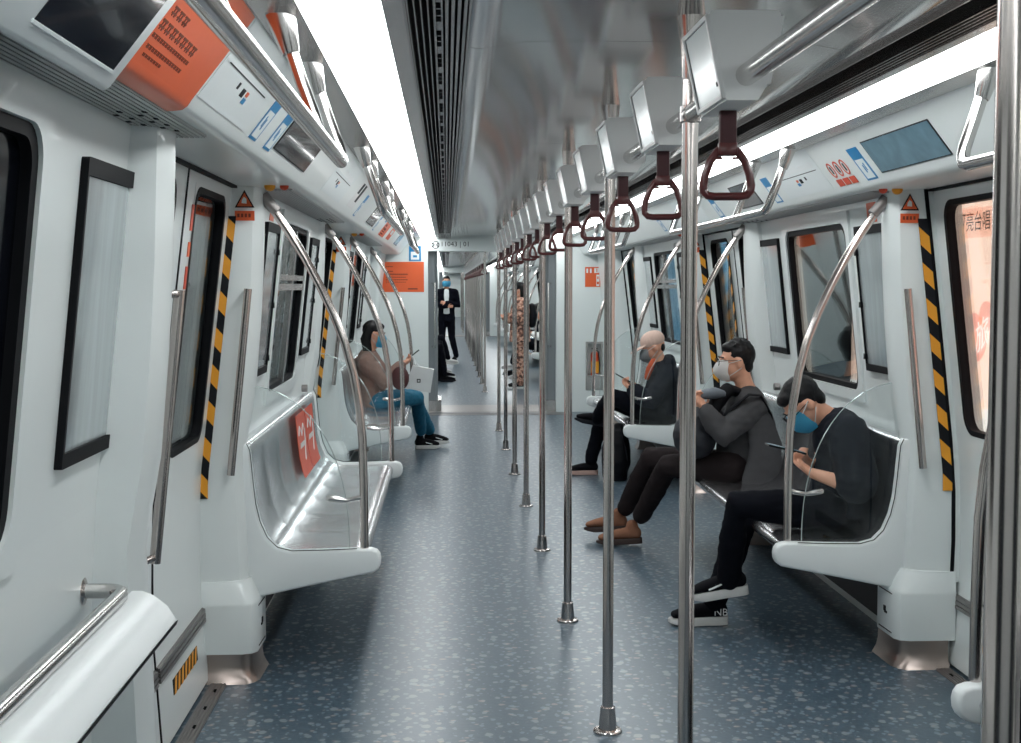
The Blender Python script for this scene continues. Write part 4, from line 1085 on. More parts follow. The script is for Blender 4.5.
# gangway grab handles
for s in (-1, 1):
    t = thing('gangway_handle', (s * .70, CAR_END + .1, 1.2), 'long vertical steel handle beside the gangway opening, %s side' % SIDE[s], 'grab handle', 'gangway handles')
    yy = CAR_END + .09; x = s * .655
    b = MB(); b.tube([(s * .69, yy + .05, 1.48), (x, yy - .0, 1.48), (x, yy - .01, 1.45), (x, yy - .01, .78), (x, yy, .75), (s * .69, yy + .05, .75)], .011, 12); b.build('bar', M['steel_rail'], t)
# lit advertisement in the tunnel beyond the front right door
t = thing('tunnel_advert', (1.75, 5.8, 1.3), 'backlit peach and orange advert seen through the front right door glass', 'advert')
xa = 1.62
def ad(p, q): return (xa - q, p[0], p[1])
b = MB(); b.use(M['adlit']); b.prism([(3.3, .70), (7.1, .70), (7.1, 2.0), (3.3, 2.0)], ad, -.08, 0); b.build('poster_sheet', None, t, smooth=False)
b = MB(); b.use(M['adlit4']); b.prism([(5.22, 1.645), (5.70, 1.645), (5.70, 1.765), (5.22, 1.765)], ad, 0, .003)
b.use(M['adlit2'])
for (yy, zz, ry, rz) in ((5.84, 1.62, .06, .07), (5.72, 1.50, .13, .11), (5.62, 1.42, .09, .10), (5.42, 1.24, .13, .10), (5.30, 1.33, .07, .06), (5.55, 1.12, .12, .08), (5.80, 1.22, .07, .06), (4.7, 1.4, .2, .2), (4.4, 1.1, .2, .2)):
    b.prism([(yy + ry * cos(a * pi / 14), zz + rz * sin(a * pi / 14)) for a in range(28)], ad, .002, .005)
b.use(M['adlit4']); b.prism([(5.64 + .04 * cos(a * pi / 10), 1.43 + .045 * sin(a * pi / 10)) for a in range(20)], ad, .004, .007)
b.use(M['adlit3']); b.prism([(3.3, .70), (7.1, .70), (7.1, .96), (3.3, .96)], ad, .001, .004)
b.build('artwork', None, t, smooth=False)
me = text_mesh('灯亮台唱', .085, lambda u, v: (xa - .006, 5.44 - u * 1.0, 1.705 + v)); o = link('lettering', me, M['ink'], None, smooth=False); adopt(o, t)
me = text_mesh('出国旅行', .14, lambda u, v: (xa - .008, 5.40 - u, 1.22 + v + u * .40)); o = link('lettering', me, M['adlit3'], None, smooth=False); adopt(o, t)
# blue lit advert outside the far right windows
b = MB(); b.box(2.5, 2.6, 15.0, 18.6, .7, 2.0); tag(b.build('tunnel_advert', M['adblue'], smooth=False), 'blue lit advert outside the window behind the man in the beige cap', 'advert')
# ============================================================ PEOPLE
JT = {}
JT['reader'] = {
    'head': (0.961, 5.580, 0.964), 'neck': (1.085, 5.580, 0.892), 'shn': (1.099, 5.400, 0.845), 'shf': (1.166, 5.770, 0.838), 'chest': (1.163, 5.580, 0.745), 'waist': (1.132, 5.580, 0.581), 'pelvis': (1.116, 5.580, 0.505), 'eln': (1.125, 5.340, 0.642), 'wrn': (0.960, 5.420, 0.692), 'han': (0.911, 5.470, 0.731), 'elf': (1.208, 5.840, 0.593), 'wrf': (1.025, 5.660, 0.697), 'haf': (0.953, 5.600, 0.744), 'hipn': (1.050, 5.470, 0.532), 'kneen': (0.671, 5.500, 0.551), 'ankn': (0.662, 5.620, 0.200), 'hipf': (1.111, 5.680, 0.488), 'kneef': (0.780, 5.780, 0.474), 'ankf': (0.615, 5.700, 0.083)}
JT['jacket'] = {
    'head': (0.983, 7.000, 1.061), 'neck': (1.042, 7.000, 0.909), 'shn': (1.039, 6.820, 0.831), 'shf': (1.056, 7.180, 0.831), 'chest': (1.044, 7.000, 0.752), 'waist': (1.009, 7.000, 0.585), 'pelvis': (1.010, 7.000, 0.490), 'eln': (0.864, 6.760, 0.696), 'wrn': (0.789, 6.800, 0.819), 'han': (0.766, 6.840, 0.871), 'elf': (0.900, 7.200, 0.679), 'wrf': (0.805, 7.020, 0.814), 'haf': (0.776, 6.980, 0.870), 'hipn': (0.942, 6.880, 0.517), 'kneen': (0.656, 7.150, 0.493), 'ankn': (0.550, 7.450, 0.163), 'hipf': (0.993, 7.120, 0.495), 'kneef': (0.589, 7.350, 0.511), 'ankf': (0.486, 7.600, 0.184)}
JT['cap'] = {
    'head': (1.021, 10.100, 0.995), 'neck': (1.090, 10.100, 0.867), 'shn': (1.108, 9.930, 0.796), 'shf': (1.117, 10.270, 0.789), 'chest': (1.121, 10.100, 0.725), 'waist': (1.092, 10.100, 0.574), 'pelvis': (1.077, 10.100, 0.499), 'eln': (0.965, 9.860, 0.603), 'wrn': (0.842, 9.930, 0.686), 'han': (0.795, 9.970, 0.728), 'elf': (1.016, 10.300, 0.580), 'wrf': (0.872, 10.150, 0.684), 'haf': (0.812, 10.100, 0.741), 'hipn': (1.021, 9.980, 0.518), 'kneen': (0.688, 10.000, 0.637), 'ankn': (0.614, 10.200, 0.439), 'hipf': (1.058, 10.220, 0.496), 'kneef': (0.701, 10.300, 0.566), 'ankf': (0.578, 10.350, 0.100)}
JT['woman'] = {
    'head': (-1.121, 11.300, 1.053), 'neck': (-1.163, 11.300, 0.912), 'shn': (-1.179, 11.140, 0.822), 'shf': (-1.148, 11.460, 0.829), 'chest': (-1.172, 11.300, 0.746), 'waist': (-1.140, 11.300, 0.572), 'pelvis': (-1.133, 11.300, 0.488), 'eln': (-1.031, 11.100, 0.660), 'wrn': (-0.888, 11.220, 0.808), 'han': (-0.831, 11.250, 0.848), 'elf': (-1.016, 11.500, 0.657), 'wrf': (-0.893, 11.360, 0.784), 'haf': (-0.833, 11.320, 0.828), 'hipn': (-1.078, 11.200, 0.505), 'kneen': (-0.775, 11.620, 0.494), 'ankn': (-0.750, 12.030, 0.158), 'hipf': (-1.088, 11.400, 0.496), 'kneef': (-0.812, 11.750, 0.501), 'ankf': (-0.672, 12.220, 0.146)}
def V(p): return Vector(p)
def basis(fwd, up):
    F = V(fwd).normalized(); U = (V(up) - F * V(up).dot(F)).normalized(); S = F.cross(U)
    return F, U, S
def hand(b, wr, tip, nrm, sc=1.0, curl=.9):
    """palm from the wrist toward tip, fingers curling toward nrm; fingers spread sideways"""
    wr, tip = V(wr), V(tip); D = (tip - wr).normalized(); N = V(nrm); N = (N - D * N.dot(D)).normalized(); S = D.cross(N)
    b.loft([wr, wr + D * .025 * sc, wr + D * .055 * sc, wr + D * .075 * sc], [(.022 * sc, .018 * sc), (.032 * sc, .015 * sc), (.038 * sc, .014 * sc), (.034 * sc, .011 * sc)], side=S, seg=14)
    for i, (o, L) in enumerate(((-.029, .066), (-.010, .076), (.010, .071), (.028, .056))):
        p = wr + D * .072 * sc + S * o * sc; pts = [p]; a = .25
        for j, f in enumerate((.45, .32, .23)):
            p = p + (D * cos(a) + N * sin(a)) * L * f * sc; pts.append(p); a += curl * (.85 + .1 * i)
        b.loft(pts, [.0088 * sc, .0085 * sc, .0078 * sc, .0066 * sc], seg=8)
    p = wr + D * .022 * sc - S * .026 * sc; q = p + (D * .5 - S * .7 + N * .5).normalized() * .038 * sc; r = q + (D * .85 + N * .5).normalized() * .034 * sc
    b.loft([p, q, r], [.0125 * sc, .0105 * sc, .0085 * sc], seg=8)
def head_parts(b, c, F, U, S, sc):
    e = lambda f, u, s, r: b.ell(c + F * f * sc + U * u * sc + S * s * sc, [x * sc for x in r], S, F, U)
    e(-.012, .022, 0, (.073, .092, .090)); e(.018, -.04, 0, (.060, .072, .072)); e(.052, -.092, 0, (.026, .026, .024)); e(.03, -.07, 0, (.048, .05, .045))
    b.loft([c + (F * .088 + U * .012) * sc, c + (F * .106 - U * .022) * sc, c + (F * .104 - U * .034) * sc], [.007 * sc, .012 * sc, .013 * sc], seg=8)
    e(.08, .022, .026, (.022, .014, .010)); e(.08, .022, -.026, (.022, .014, .010)); e(.088, -.062, 0, (.022, .012, .006)); e(.086, -.074, 0, (.020, .012, .006))
    for q in (-1, 1): e(-.006, -.012, q * .073, (.009, .018, .030)); e(-.002, .006, q * .077, (.008, .016, .012))
def face_bits(root_body, c, F, U, S, sc):
    for q in (-1, 1):
        b = MB(); b.use(M['paper']).ell(c + (F * .081 + U * .003 + S * q * .029) * sc, [.0125 * sc] * 3, S, F, U, 12, 8)
        b.use(M['ink']).ell(c + (F * .0895 + U * .001 + S * q * .029) * sc, [.0055 * sc] * 3, S, F, U, 10, 6); b.build('eye', None, root_body)
        b = MB(); b.loft([c + (F * .090 + U * .026 + S * q * .014) * sc, c + (F * .092 + U * .030 + S * q * .03) * sc, c + (F * .080 + U * .026 + S * q * .047) * sc], [.004 * sc] * 3, seg=6); b.build('eyebrow', M['hair'], root_body)
def hair_short(b, c, F, U, S, sc, spiky=0, n=60):
    e = lambda f, u, s, r: b.ell(c + F * f * sc + U * u * sc + S * s * sc, [x * sc for x in r], S, F, U)
    e(-.022, .036, 0, (.078, .092, .086)); e(-.055, -.022, 0, (.060, .042, .056)); e(.030, .078, 0, (.058, .050, .032)); e(-.03, .01, 0, (.0755, .055, .055))
    if spiky:
        rnd = random.Random(3)
        for i in range(n):
            a = rnd.uniform(-pi, pi); t = rnd.uniform(0, .95)
            d = (U * cos(t) + (F * cos(a) + S * sin(a)) * sin(t)).normalized()
            p = c + (-F * .018 + U * .038) * sc + Vector(d) * .078 * sc
            b.loft([p, p + (d + F * .35).normalized() * .018 * sc * spiky], [.009 * sc, .004 * sc], seg=6)
def mask_on(root, c, F, U, S, sc, m, shape='flat'):
    b = MB(); hs = [.012, -.012, -.035, -.06, -.085, -.105]
    rf = {'flat': [.098, .116, .122, .119, .108, .09], 'cup': [.100, .120, .134, .134, .116, .09]}[shape]
    rs = [.066, .071, .073, .071, .066, .055]
    A = 66 if shape == 'flat' else 58
    g = []
    for j, h in enumerate(hs):
        row = []
        for i in range(17):
            a = radians(-A + 2 * A * i / 16) * (1 if 0 < j < 5 else .86)
            k = (abs(sin(a)) ** 1.5)
            r = rf[j] * (1 - .12 * (sin(a) ** 2))
            fold = .0022 * (j % 2) if shape == 'flat' else 0
            row.append(b.v(c + (F * cos(a) * (r + fold) + S * sin(a) * (rs[j] + .022) + U * h) * sc))
        g.append(row)
    for j in range(5):
        for i in range(16): b.face([g[j][i], g[j][i + 1], g[j + 1][i + 1], g[j + 1][i]])
    bmesh.ops.solidify(b.bm, geom=list(b.bm.faces), thickness=.003 * sc)
    mk = b.build('face_mask', m, root, angle=60)
    st = MB()
    for q in (-1, 1):
        ear = c + (S * q * .083 - F * .012 + U * .010) * sc; low = c + (S * q * .083 - F * .014 - U * .035) * sc
        pts = []
        a = radians(A)
        p0 = c + (F * cos(a) * rf[1] + S * q * sin(a) * (rs[1] + .018) - U * .008) * sc; p1 = c + (F * cos(a) * rf[4] + S * q * sin(a) * (rs[4] + .012) - U * .082) * sc
        st.tube([p0, p0.lerp(ear, .5) + S * q * .004, ear], .0018 * sc + .0004, 6); st.tube([p1, p1.lerp(low, .5) + S * q * .004, low], .0018 * sc + .0004, 6)
    st.build('ear_loop', M['solew'], mk)
def glasses_on(root, c, F, U, S, sc):
    b = MB()
    for q in (-1, 1):
        cc = c + (F * .108 + U * .002 + S * q * .031) * sc
        pts = [cc + (S * cos(a * pi / 8) * .025 + U * sin(a * pi / 8) * .019) * sc for a in range(17)]
        b.tube(pts, .0022 * sc, 6)
        b.tube([c + (F * .106 + U * .008 + S * q * .056) * sc, c + (F * .05 + U * .010 + S * q * .080) * sc, c + (-F * .012 + U * .006 + S * q * .084) * sc], .002 * sc, 6)
    b.tube([c + (F * .110 + U * .005 - S * .006) * sc, c + (F * .110 + U * .005 + S * .006) * sc], .002 * sc, 6)
    b.build('glasses', M['ink'], root)
def shoe(root, heel, toe, up, m, solem, sc=1.0, L=None, stripe=False, name='shoe', chunky=.03, cuff=None):
    heel, toe = V(heel), V(toe); D = (toe - heel); Ln = L or D.length; D.normalize(); Uq = V(up); Uq = (Uq - D * Uq.dot(D)).normalized(); S = D.cross(Uq)
    at = lambda f, u, s=0: heel + D * f * Ln + Uq * u + S * s
    b = MB()
    h = chunky
    b.loft([at(.10, h + .030), at(.28, h + .030), at(.5, h + .028), at(.72, h + .022), at(.90, h + .014)], [(.031 * sc, .036 * sc), (.032 * sc, .034 * sc), (.036 * sc, .030 * sc), (.040 * sc, .023 * sc), (.034 * sc, .016 * sc)], side=S, seg=16)
    b.loft([at(.17, h + .035), at(.18, h + .075)], [(.032 * sc, .036 * sc), (.031 * sc, .034 * sc)], side=S, seg=16)
    u = b.build(name, m, root, remesh=.006, smoothit=4)
    s_ = MB(); out = []
    for (f, w) in ((-.03, .0), (-.02, .018), (.03, .029), (.15, .034), (.35, .032), (.55, .037), (.75, .042), (.90, .036), (.98, .022), (1.01, 0)): out.append((f, w * sc))
    poly = [(f, w) for f, w in out] + [(f, -w) for f, w in out[-2:0:-1]]
    k = len(poly); tops = []
    for zl, gr in ((0, .95), (.006, 1.0), (h * .8, 1.0), (h + .004, .93)):
        tops.append([s_.v(at(f, zl + (max(0, f - .75) * .06 if zl < .01 else max(0, f - .7) * -.02), w * gr)) for f, w in poly])
    for i in range(3):
        for j in range(k): s_.face([tops[i][j], tops[i][(j + 1) % k], tops[i + 1][(j + 1) % k], tops[i + 1][j]])
    s_.face(tops[0][::-1]); s_.face(tops[-1])
    s_.build('sole', solem, u, angle=50)
    lc = MB()
    for f in (.42, .50, .58): lc.tube([at(f, h + .050 - (f - .4) * .06, -.020), at(f + .02, h + .062 - (f - .4) * .07, 0), at(f, h + .050 - (f - .4) * .06, .020)], .0028, 6)
    lc.build('laces', M['ink'] if m is not M['shoe'] else M['greybag'], u)
    if stripe:
        for sd in (-1, 1):
            q = MB(); q.tube([at(.40, h + .030, sd * .0365), at(.66, h + .014, sd * .0425)], .004, 6); q.build('side_stripe', M['paper'], u)
    return u

def person(label, j, headf, headu, sc=.9, vox=.0075, top=None, topm=None, sleeve='long', legm=None, hair='short', spiky=0, mask=None, mshape='flat', glasses=False,
           cap=None, shoes=None, hands=True, sideaxis=(0, 1, 0), group=None, loose=1.0, hnorm=None, standing=False, hairm=None, hem=0.0):
    pel = V(j['pelvis']); root = thing('person', (pel.x, pel.y, 0), label, 'person', group)
    F, U, S = basis(headf, headu); SA = V(sideaxis)
    c = V(j['head']); g = lambda k: V(j[k])
    b = MB()
    tors = [g('pelvis'), g('waist'), g('chest'), (g('chest') * .35 + g('neck') * .65), g('neck')]
    tr = [(.145, .10), (.13, .092), (.15, .105), (.12, .075), (.055, .055)]
    b.loft(tors, [(a * sc, q * sc) for a, q in tr], side=SA, seg=20)
    b.loft([g('neck') - U * .02, g('neck').lerp(c, .45), c - U * .03 * sc - F * .02 * sc], [.056 * sc, .050 * sc, .052 * sc], seg=16)
    b.loft([g('shn'), g('neck').lerp(g('chest'), .25), g('shf')], [.05 * sc, .062 * sc, .05 * sc], seg=14)
    head_parts(b, c, F, U, S, sc)
    for q in 'nf':
        b.loft([g('sh' + q), g('sh' + q).lerp(g('el' + q), .5), g('el' + q), g('el' + q).lerp(g('wr' + q), .35), g('wr' + q)], [.048 * sc, .042 * sc, .037 * sc, .036 * sc, .024 * sc], seg=14)
        b.loft([g('hip' + q), g('hip' + q).lerp(g('knee' + q), .5), g('knee' + q), g('knee' + q).lerp(g('ank' + q), .35), g('ank' + q)], [.078 * sc, .068 * sc, .052 * sc, .05 * sc, .034 * sc], seg=14)
        hn = V(hnorm) if hnorm else Vector((0, 0, 1))
        hand(b, g('wr' + q), g('ha' + q), hn, sc * .95)
    body = b.build('body', M['skin'], root, remesh=vox, smoothit=2)
    face_bits(body, c, F, U, S, sc)
    # upper garment
    if topm is not None:
        b = MB(); o = .016 * loose
        tt = [g('pelvis') - (g('waist') - g('pelvis')).normalized() * hem] + [g('waist'), g('chest'), (g('chest') * .35 + g('neck') * .65), g('neck').lerp(g('chest'), .12)]
        rr = [(.155, .118), (.145, .108), (.16, .112), (.13, .085), (.068, .064)]
        b.loft(tt, [(a * sc + o, q * sc + o) for a, q in rr], side=SA, seg=22, dome=False)
        b.loft([g('shn'), g('neck').lerp(g('chest'), .30), g('shf')], [.052 * sc + o, .066 * sc + o, .052 * sc + o], seg=14)
        for q in 'nf':
            if sleeve == 'long':
                pts = [g('sh' + q), g('sh' + q).lerp(g('el' + q), .5), g('el' + q), g('el' + q).lerp(g('wr' + q), .45), g('el' + q).lerp(g('wr' + q), .92)]
                b.loft(pts, [.052 * sc + o, .047 * sc + o, .043 * sc + o, .038 * sc + o, .028 * sc + o * .9], seg=14)
            else:
                b.loft([g('sh' + q), g('sh' + q).lerp(g('el' + q), .5), g('sh' + q).lerp(g('el' + q), .88)], [.052 * sc + o, .053 * sc + o, .056 * sc + o], seg=14)
        b.build(top or 'shirt', topm, root, remesh=max(vox, .009), smoothit=3, fold=.013, foldscale=10)
    b = MB(); o = .011
    b.loft([g('pelvis') + V((0, 0, .03 if not standing else .06)), g('pelvis'), g('pelvis') - V((0, 0, .02))], [(.15 * sc + o, .108 * sc + o), (.155 * sc + o, .11 * sc + o), (.15 * sc + o, .10 * sc + o)], side=SA, seg=20)
    for q in 'nf':
        h, k, a = g('hip' + q), g('knee' + q), g('ank' + q)
        b.loft([h, h.lerp(k, .5), k, k.lerp(a, .4), k.lerp(a, .95)], [.082 * sc + o, .072 * sc + o, .058 * sc + o, .052 * sc + o, .043 * sc + o], seg=14)
    b.build('trousers', legm or M['trouser'], root, remesh=max(vox, .009), smoothit=3, fold=.008, foldscale=12)
    hm = hairm or M['hair']
    if cap is None or hair == 'long':
        b = MB(); hair_short(b, c, F, U, S, sc, spiky)
        if hair == 'long':
            for sd in (-1, 1, 0):
                b.loft([c + (U * .05 - F * .04 + S * sd * .05) * sc, c + (-U * .06 - F * .06 + S * sd * .055) * sc, c + Vector((0, 0, -.17 * sc)) + (-F * .055 + S * sd * .05) * sc, c + Vector((0, 0, -.27 * sc)) + (-F * .075 + S * sd * .045) * sc],
                       [(.045 * sc, .045 * sc), (.046 * sc, .048 * sc), (.042 * sc, .042 * sc), (.022 * sc, .022 * sc)], seg=12)
        b.build('hair', hm, root, remesh=.007, smoothit=1 if spiky else 3, fold=.004, foldscale=40)
    elif cap is not None:
        b = MB(); b.ell(c + (-F * .062 - U * .015) * sc, [.058 * sc, .034 * sc, .05 * sc], S, F, U); b.ell(c + (-F * .02 + U * .0) * sc, [.0745 * sc, .045 * sc, .03 * sc], S, F, U); b.build('hair', hm, root, remesh=.008, smoothit=2)
    if cap is not None:
        b = MB(); b.ell(c + (-F * .014 + U * .052) * sc, [.084 * sc, .104 * sc, .080 * sc], S, F, U)
        pts = []
        for i in range(9):
            a = radians(-80 + 20 * i); pts.append((sin(a) * .064, .07 + cos(a) * .125))
        poly = [(-.062, .05)] + pts + [(.062, .05)]
        b.prism(poly, lambda p, t: c + (S * p[0] + F * p[1] + U * (.042 - .22 * (p[1] - .05) - 2.2 * p[0] * p[0] + t)) * sc, 0, .010)
        b.ell(c + (-F * .014 + U * .122) * sc, [.010 * sc] * 3, S, F, U, 8, 6)
        b.build('cap', cap, root, remesh=.006, smoothit=2)
    if mask is not None: mask_on(root, c, F, U, S, sc, mask, mshape)
    if glasses: glasses_on(root, c, F, U, S, sc)
    return root

# --- reader in black T-shirt, front right
J = JT['reader']
r1 = person('person in black T-shirt bent over a phone, blue mask, legs crossed, right bench', J, (-.62, 0, -.78), (-.78, 0, .62), sc=.92,
            topm=M['blackcloth'], top='t_shirt', sleeve='short', legm=M['trouser'], mask=M['maskblue'], glasses=True, hnorm=(0, 0, 1), loose=2.3)
shoe(r1, (.745, 5.62, .155), (.50, 5.63, .118), (0, 0, 1), M['shoe'], M['solew'], 1.0, stripe=True, chunky=.034)
s2 = shoe(r1, (.675, 5.71, .004), (.425, 5.70, .002), (0, 0, 1), M['shoe'], M['solew'], 1.0, chunky=.032)
me = text_mesh('NB', .045, lambda u, v: (.645 + u, 5.675, .060 + v)); o = link('heel_mark', me, M['box'], None, smooth=False); adopt(o, s2)
def phone(label, c, d, n, L=.14, w=.07):
    c, d, n = V(c), V(d).normalized(), V(n); n = (n - d * n.dot(d)).normalized(); s = d.cross(n)
    b = MB(); b.prism([(-L / 2, -w / 2), (L / 2, -w / 2), (L / 2, w / 2), (-L / 2, w / 2)], lambda p, t: c + d * p[0] + s * p[1] + n * t, -.004, .004)
    t = b.build('phone', M['phone'], smooth=False); tag(t, label, 'phone')
    b = MB(); b.prism([(-L / 2 + .006, -w / 2 + .005), (L / 2 - .006, -w / 2 + .005), (L / 2 - .006, w / 2 - .005), (-L / 2 + .006, w / 2 - .005)], lambda p, t: c + d * p[0] + s * p[1] + n * t, .0038, .0048)
    b.build('screen', M['lcd'], t, smooth=False)
phone('black phone in both hands of the person in the black T-shirt', (.880, 5.54, .778), (-.92, 0, .22), (.2, 0, 1), L=.16, w=.075)
# --- person with glasses, grey jacket
J = JT['jacket']
r2 = person('person with glasses, white mask and grey jacket, bag on lap, tan shoes, right bench', J, (-1, 0, -.06), (-.06, 0, 1), sc=.92,
            topm=M['greyshirt'], top='jacket', legm=M['browntr'], mask=M['maskwhite'], mshape='cup', glasses=True, spiky=1.1, hnorm=(.1, 0, 1), loose=1.5, hem=.06)
shoe(r2, (.560, 7.47, .020), (.315, 7.50, .004), (.1, 0, 1), M['suede'], M['soled'], 1.0, chunky=.028)
shoe(r2, (.500, 7.62, .06), (.265, 7.69, .045), (.15, 0, 1), M['suede'], M['soled'], 1.0, chunky=.028)
t = thing('shoulder_bag', (.74, 6.97, .6), 'rounded black bag on the lap of the person in the grey jacket', 'bag')
b = MB(); b.ell((.765, 6.97, .675), (.115, .16, .125)); b.ell((.84, 6.97, .76), (.08, .13, .09)); b.build('bag_body', M['greybag'], t, remesh=.01, smoothit=4, fold=.012, foldscale=9)
b = MB(); b.loft([(.84, 6.86, .74), (.93, 6.80, .84), (1.00, 6.765, .905), (1.06, 6.775, .90), (1.12, 6.79, .80), (1.13, 6.80, .66), (1.06, 6.80, .56)], [(.022, .007)] * 7, side=(0, 1, 0), seg=10); b.build('shoulder_strap', M['bag'], t)
b = MB(); b.loft([(.82, 6.88, .78), (.87, 6.90, .86), (.93, 6.93, .92), (.985, 6.95, .90)], [(.035, .03), (.045, .04), (.05, .035), (.04, .03)], side=(0, 1, 0), seg=12); b.build('scarf_fold', M['bag'], t, remesh=.01, smoothit=3, fold=.01)
b = MB(); b.loft([(.765, 6.88, .885), (.80, 6.87, .90), (.85, 6.86, .905), (.885, 6.87, .90)], [(.03, .018), (.045, .028), (.045, .03), (.02, .02)], side=(0, 1, 0), seg=14); 
tag(b.build('grey_pouch', mat('blue_grey_pouch_cloth', srgb(96, 104, 112), .6), angle=60), 'small blue-grey pouch held in front of the chest of the person in the grey jacket', 'pouch')
b = MB(); b.loft([(1.06, 6.79, .78), (1.09, 6.78, .65), (1.08, 6.78, .52), (1.05, 6.78, .43)], [(.03, .07), (.035, .085), (.035, .095), (.03, .085)], side=(0, 1, 0), seg=16); b.build('jacket_tail', M['greyshirt'], r2, remesh=.01, smoothit=3, fold=.012)
# --- person with beige cap
J = JT['cap']
r3 = person('person in beige cap, grey mask and black hoodie looking at a phone, far right bench', J, (-.93, 0, -.36), (-.36, 0, .93), sc=.92,
            topm=M['blackcloth'], top='hoodie', legm=M['trouser'], mask=M['maskgrey'], mshape='cup', cap=M['capbeige'], vox=.009, loose=1.9)
b = MB(); b.loft([(1.13, 9.98, .87), (1.14, 10.1, .90), (1.13, 10.22, .87)], [(.05, .045)] * 3, seg=12); b.build('hood', M['blackcloth'], r3, remesh=.01, smoothit=3)
b = MB(); b.loft([(1.0, 9.94, .90), (.97, 9.93, .84), (.95, 9.92, .78)], [(.03, .02), (.035, .025), (.02, .02)], seg=10); b.build('orange_print', mat('orange_patterned_cloth', srgb(170, 74, 40), .8, var=.6, scale=60), r3)
shoe(r3, (.665, 10.2, .385), (.44, 10.2, .43), (.1, 0, 1), M['shoe'], M['ink'], 1.0)
shoe(r3, (.635, 10.35, .004), (.40, 10.35, .004), (0, 0, 1), M['shoe'], mat('pinkish_shoe_sole', srgb(196, 164, 154), .6), 1.0)
phone('phone held up by the person in the beige cap', (.785, 10.03, .770), (-.8, 0, .45), (.5, 0, .8), L=.13)
t = thing('backpack', (.74, 10.12, 0), 'black backpack standing on the floor between the feet and the bench, far right bench', 'backpack')
b = MB(); b.loft([(.74, 10.10, .05), (.745, 10.10, .14), (.75, 10.11, .26), (.76, 10.13, .34), (.77, 10.14, .37)], [(.14, .10), (.15, .11), (.14, .10), (.11, .08), (.06, .05)], side=(0, 1, 0), seg=20); b.build('bag_body', M['bag'], t, remesh=.01, smoothit=3, fold=.012)
b = MB(); b.loft([(.655, 10.0, .31), (.63, 9.99, .25), (.64, 9.99, .15), (.67, 10.0, .08)], [(.016, .006)] * 4, side=(0, 1, 0), seg=8); b.loft([(.78, 10.02, .34), (.80, 9.985, .26), (.82, 9.98, .16)], [(.010, .005)] * 3, side=(0, 1, 0), seg=8); b.build('strap', M['greybag'], t)
# --- woman on the left
J = JT['woman']
r4 = person('person with long black hair, blue mask, brown blazer and blue jeans on the left bench', J, (1, 0, -.22), (.22, 0, 1), sc=.93,
            topm=M['blazer'], top='blazer', legm=M['jeans'], mask=M['maskblue'], hair='long', vox=.009, loose=1.4, hem=.05)
shoe(r4, (-.72, 12.22, .03), (-.50, 12.28, .02), (-.1, 0, 1), M['shoe'], M['solew'], 1.0, stripe=True)
shoe(r4, (-.80, 12.05, .004), (-.58, 12.08, .004), (0, 0, 1), M['shoe'], M['solew'], 1.0, stripe=True)
phone('phone in the raised hands of the person in the brown blazer', (-.795, 11.28, .885), (.7, 0, .55), (-.5, 0, .8), L=.12)
t = thing('white_paper_bag', (-.72, 11.2, .6), 'white bag with small square mark on the lap of the person in brown blazer', 'bag')
b = MB()
q = [(-.155, -.10), (.115, -.13), (.135, .08), (-.10, .12)]
b.prism([(-.86, .615), (-.655, .575), (-.625, .765), (-.80, .80)], lambda p, s_: (p[0], s_, p[1]), 11.14, 11.26)
b.build('bag_body', M['whitebag'], t, angle=20)
b = MB(); b.tube([(-.775, 11.20, .79), (-.79, 11.23, .85), (-.81, 11.25, .875), (-.80, 11.26, .85), (-.74, 11.23, .775)], .007, 8); b.build('handle', M['whitebag'], t)
b = MB(); b.ring([(-.765, .66), (-.735, .66), (-.735, .69), (-.765, .69)], [(-.758, .667), (-.742, .667), (-.742, .683), (-.758, .683)], lambda p, s_: (p[0], s_, p[1]), 11.137, 11.141); b.build('square_mark', M['ink'], t, smooth=False)
b = MB(); b.ell((-.90, 11.10, .70), (.075, .05, .10)); tag(b.build('handbag', M['redbrown'], remesh=.01, smoothit=3), 'small maroon handbag beside the white bag on the left bench', 'handbag')

# --- standing and seated people beyond the gangway
def stand(x, y, z=1.66, fx=0, fy=-1, cross=True, stride=.06):
    k = z / 1.66; F = Vector((fx, fy, 0)); S = Vector((-fy, fx, 0)); P = lambda f, s, u: tuple(Vector((x, y, 0)) + F * f * k + S * s * k + Vector((0, 0, u * k)))
    j = dict(head=P(.02, 0, 1.535), neck=P(-.01, 0, 1.38), shn=P(-.01, .165, 1.33), shf=P(-.01, -.165, 1.33), chest=P(0, 0, 1.22), waist=P(0, 0, 1.02), pelvis=P(0, 0, .87),
             hipn=P(0, .08, .84), hipf=P(0, -.08, .84), kneen=P(.02, .10, .46), kneef=P(.02, -.09, .46), ankn=P(0, .13 + stride, .09), ankf=P(0, -.13, .09))
    if cross: j.update(eln=P(.03, .22, 1.08), elf=P(.03, -.22, 1.08), wrn=P(.17, -.01, 1.13), wrf=P(.19, .02, 1.06), han=P(.15, -.10, 1.14), haf=P(.17, .11, 1.06))
    else: j.update(eln=P(.02, .20, 1.08), elf=P(.05, -.20, 1.08), wrn=P(.21, .12, 1.10), wrf=P(.23, -.10, 1.12), han=P(.28, .10, 1.12), haf=P(.30, -.08, 1.14))
    return j
j = stand(-.52, 26.3)
p = person('person in dark suit and white shirt standing with folded arms beyond the gangway', j, (0, -1, .02), (0, .02, 1), sc=.95, vox=.011, topm=M['navysuit'], top='suit_jacket', legm=M['navysuit'],
           mask=M['maskblue'], sideaxis=(1, 0, 0), standing=True, loose=1.3, hem=.10, hnorm=(0, -1, 0))
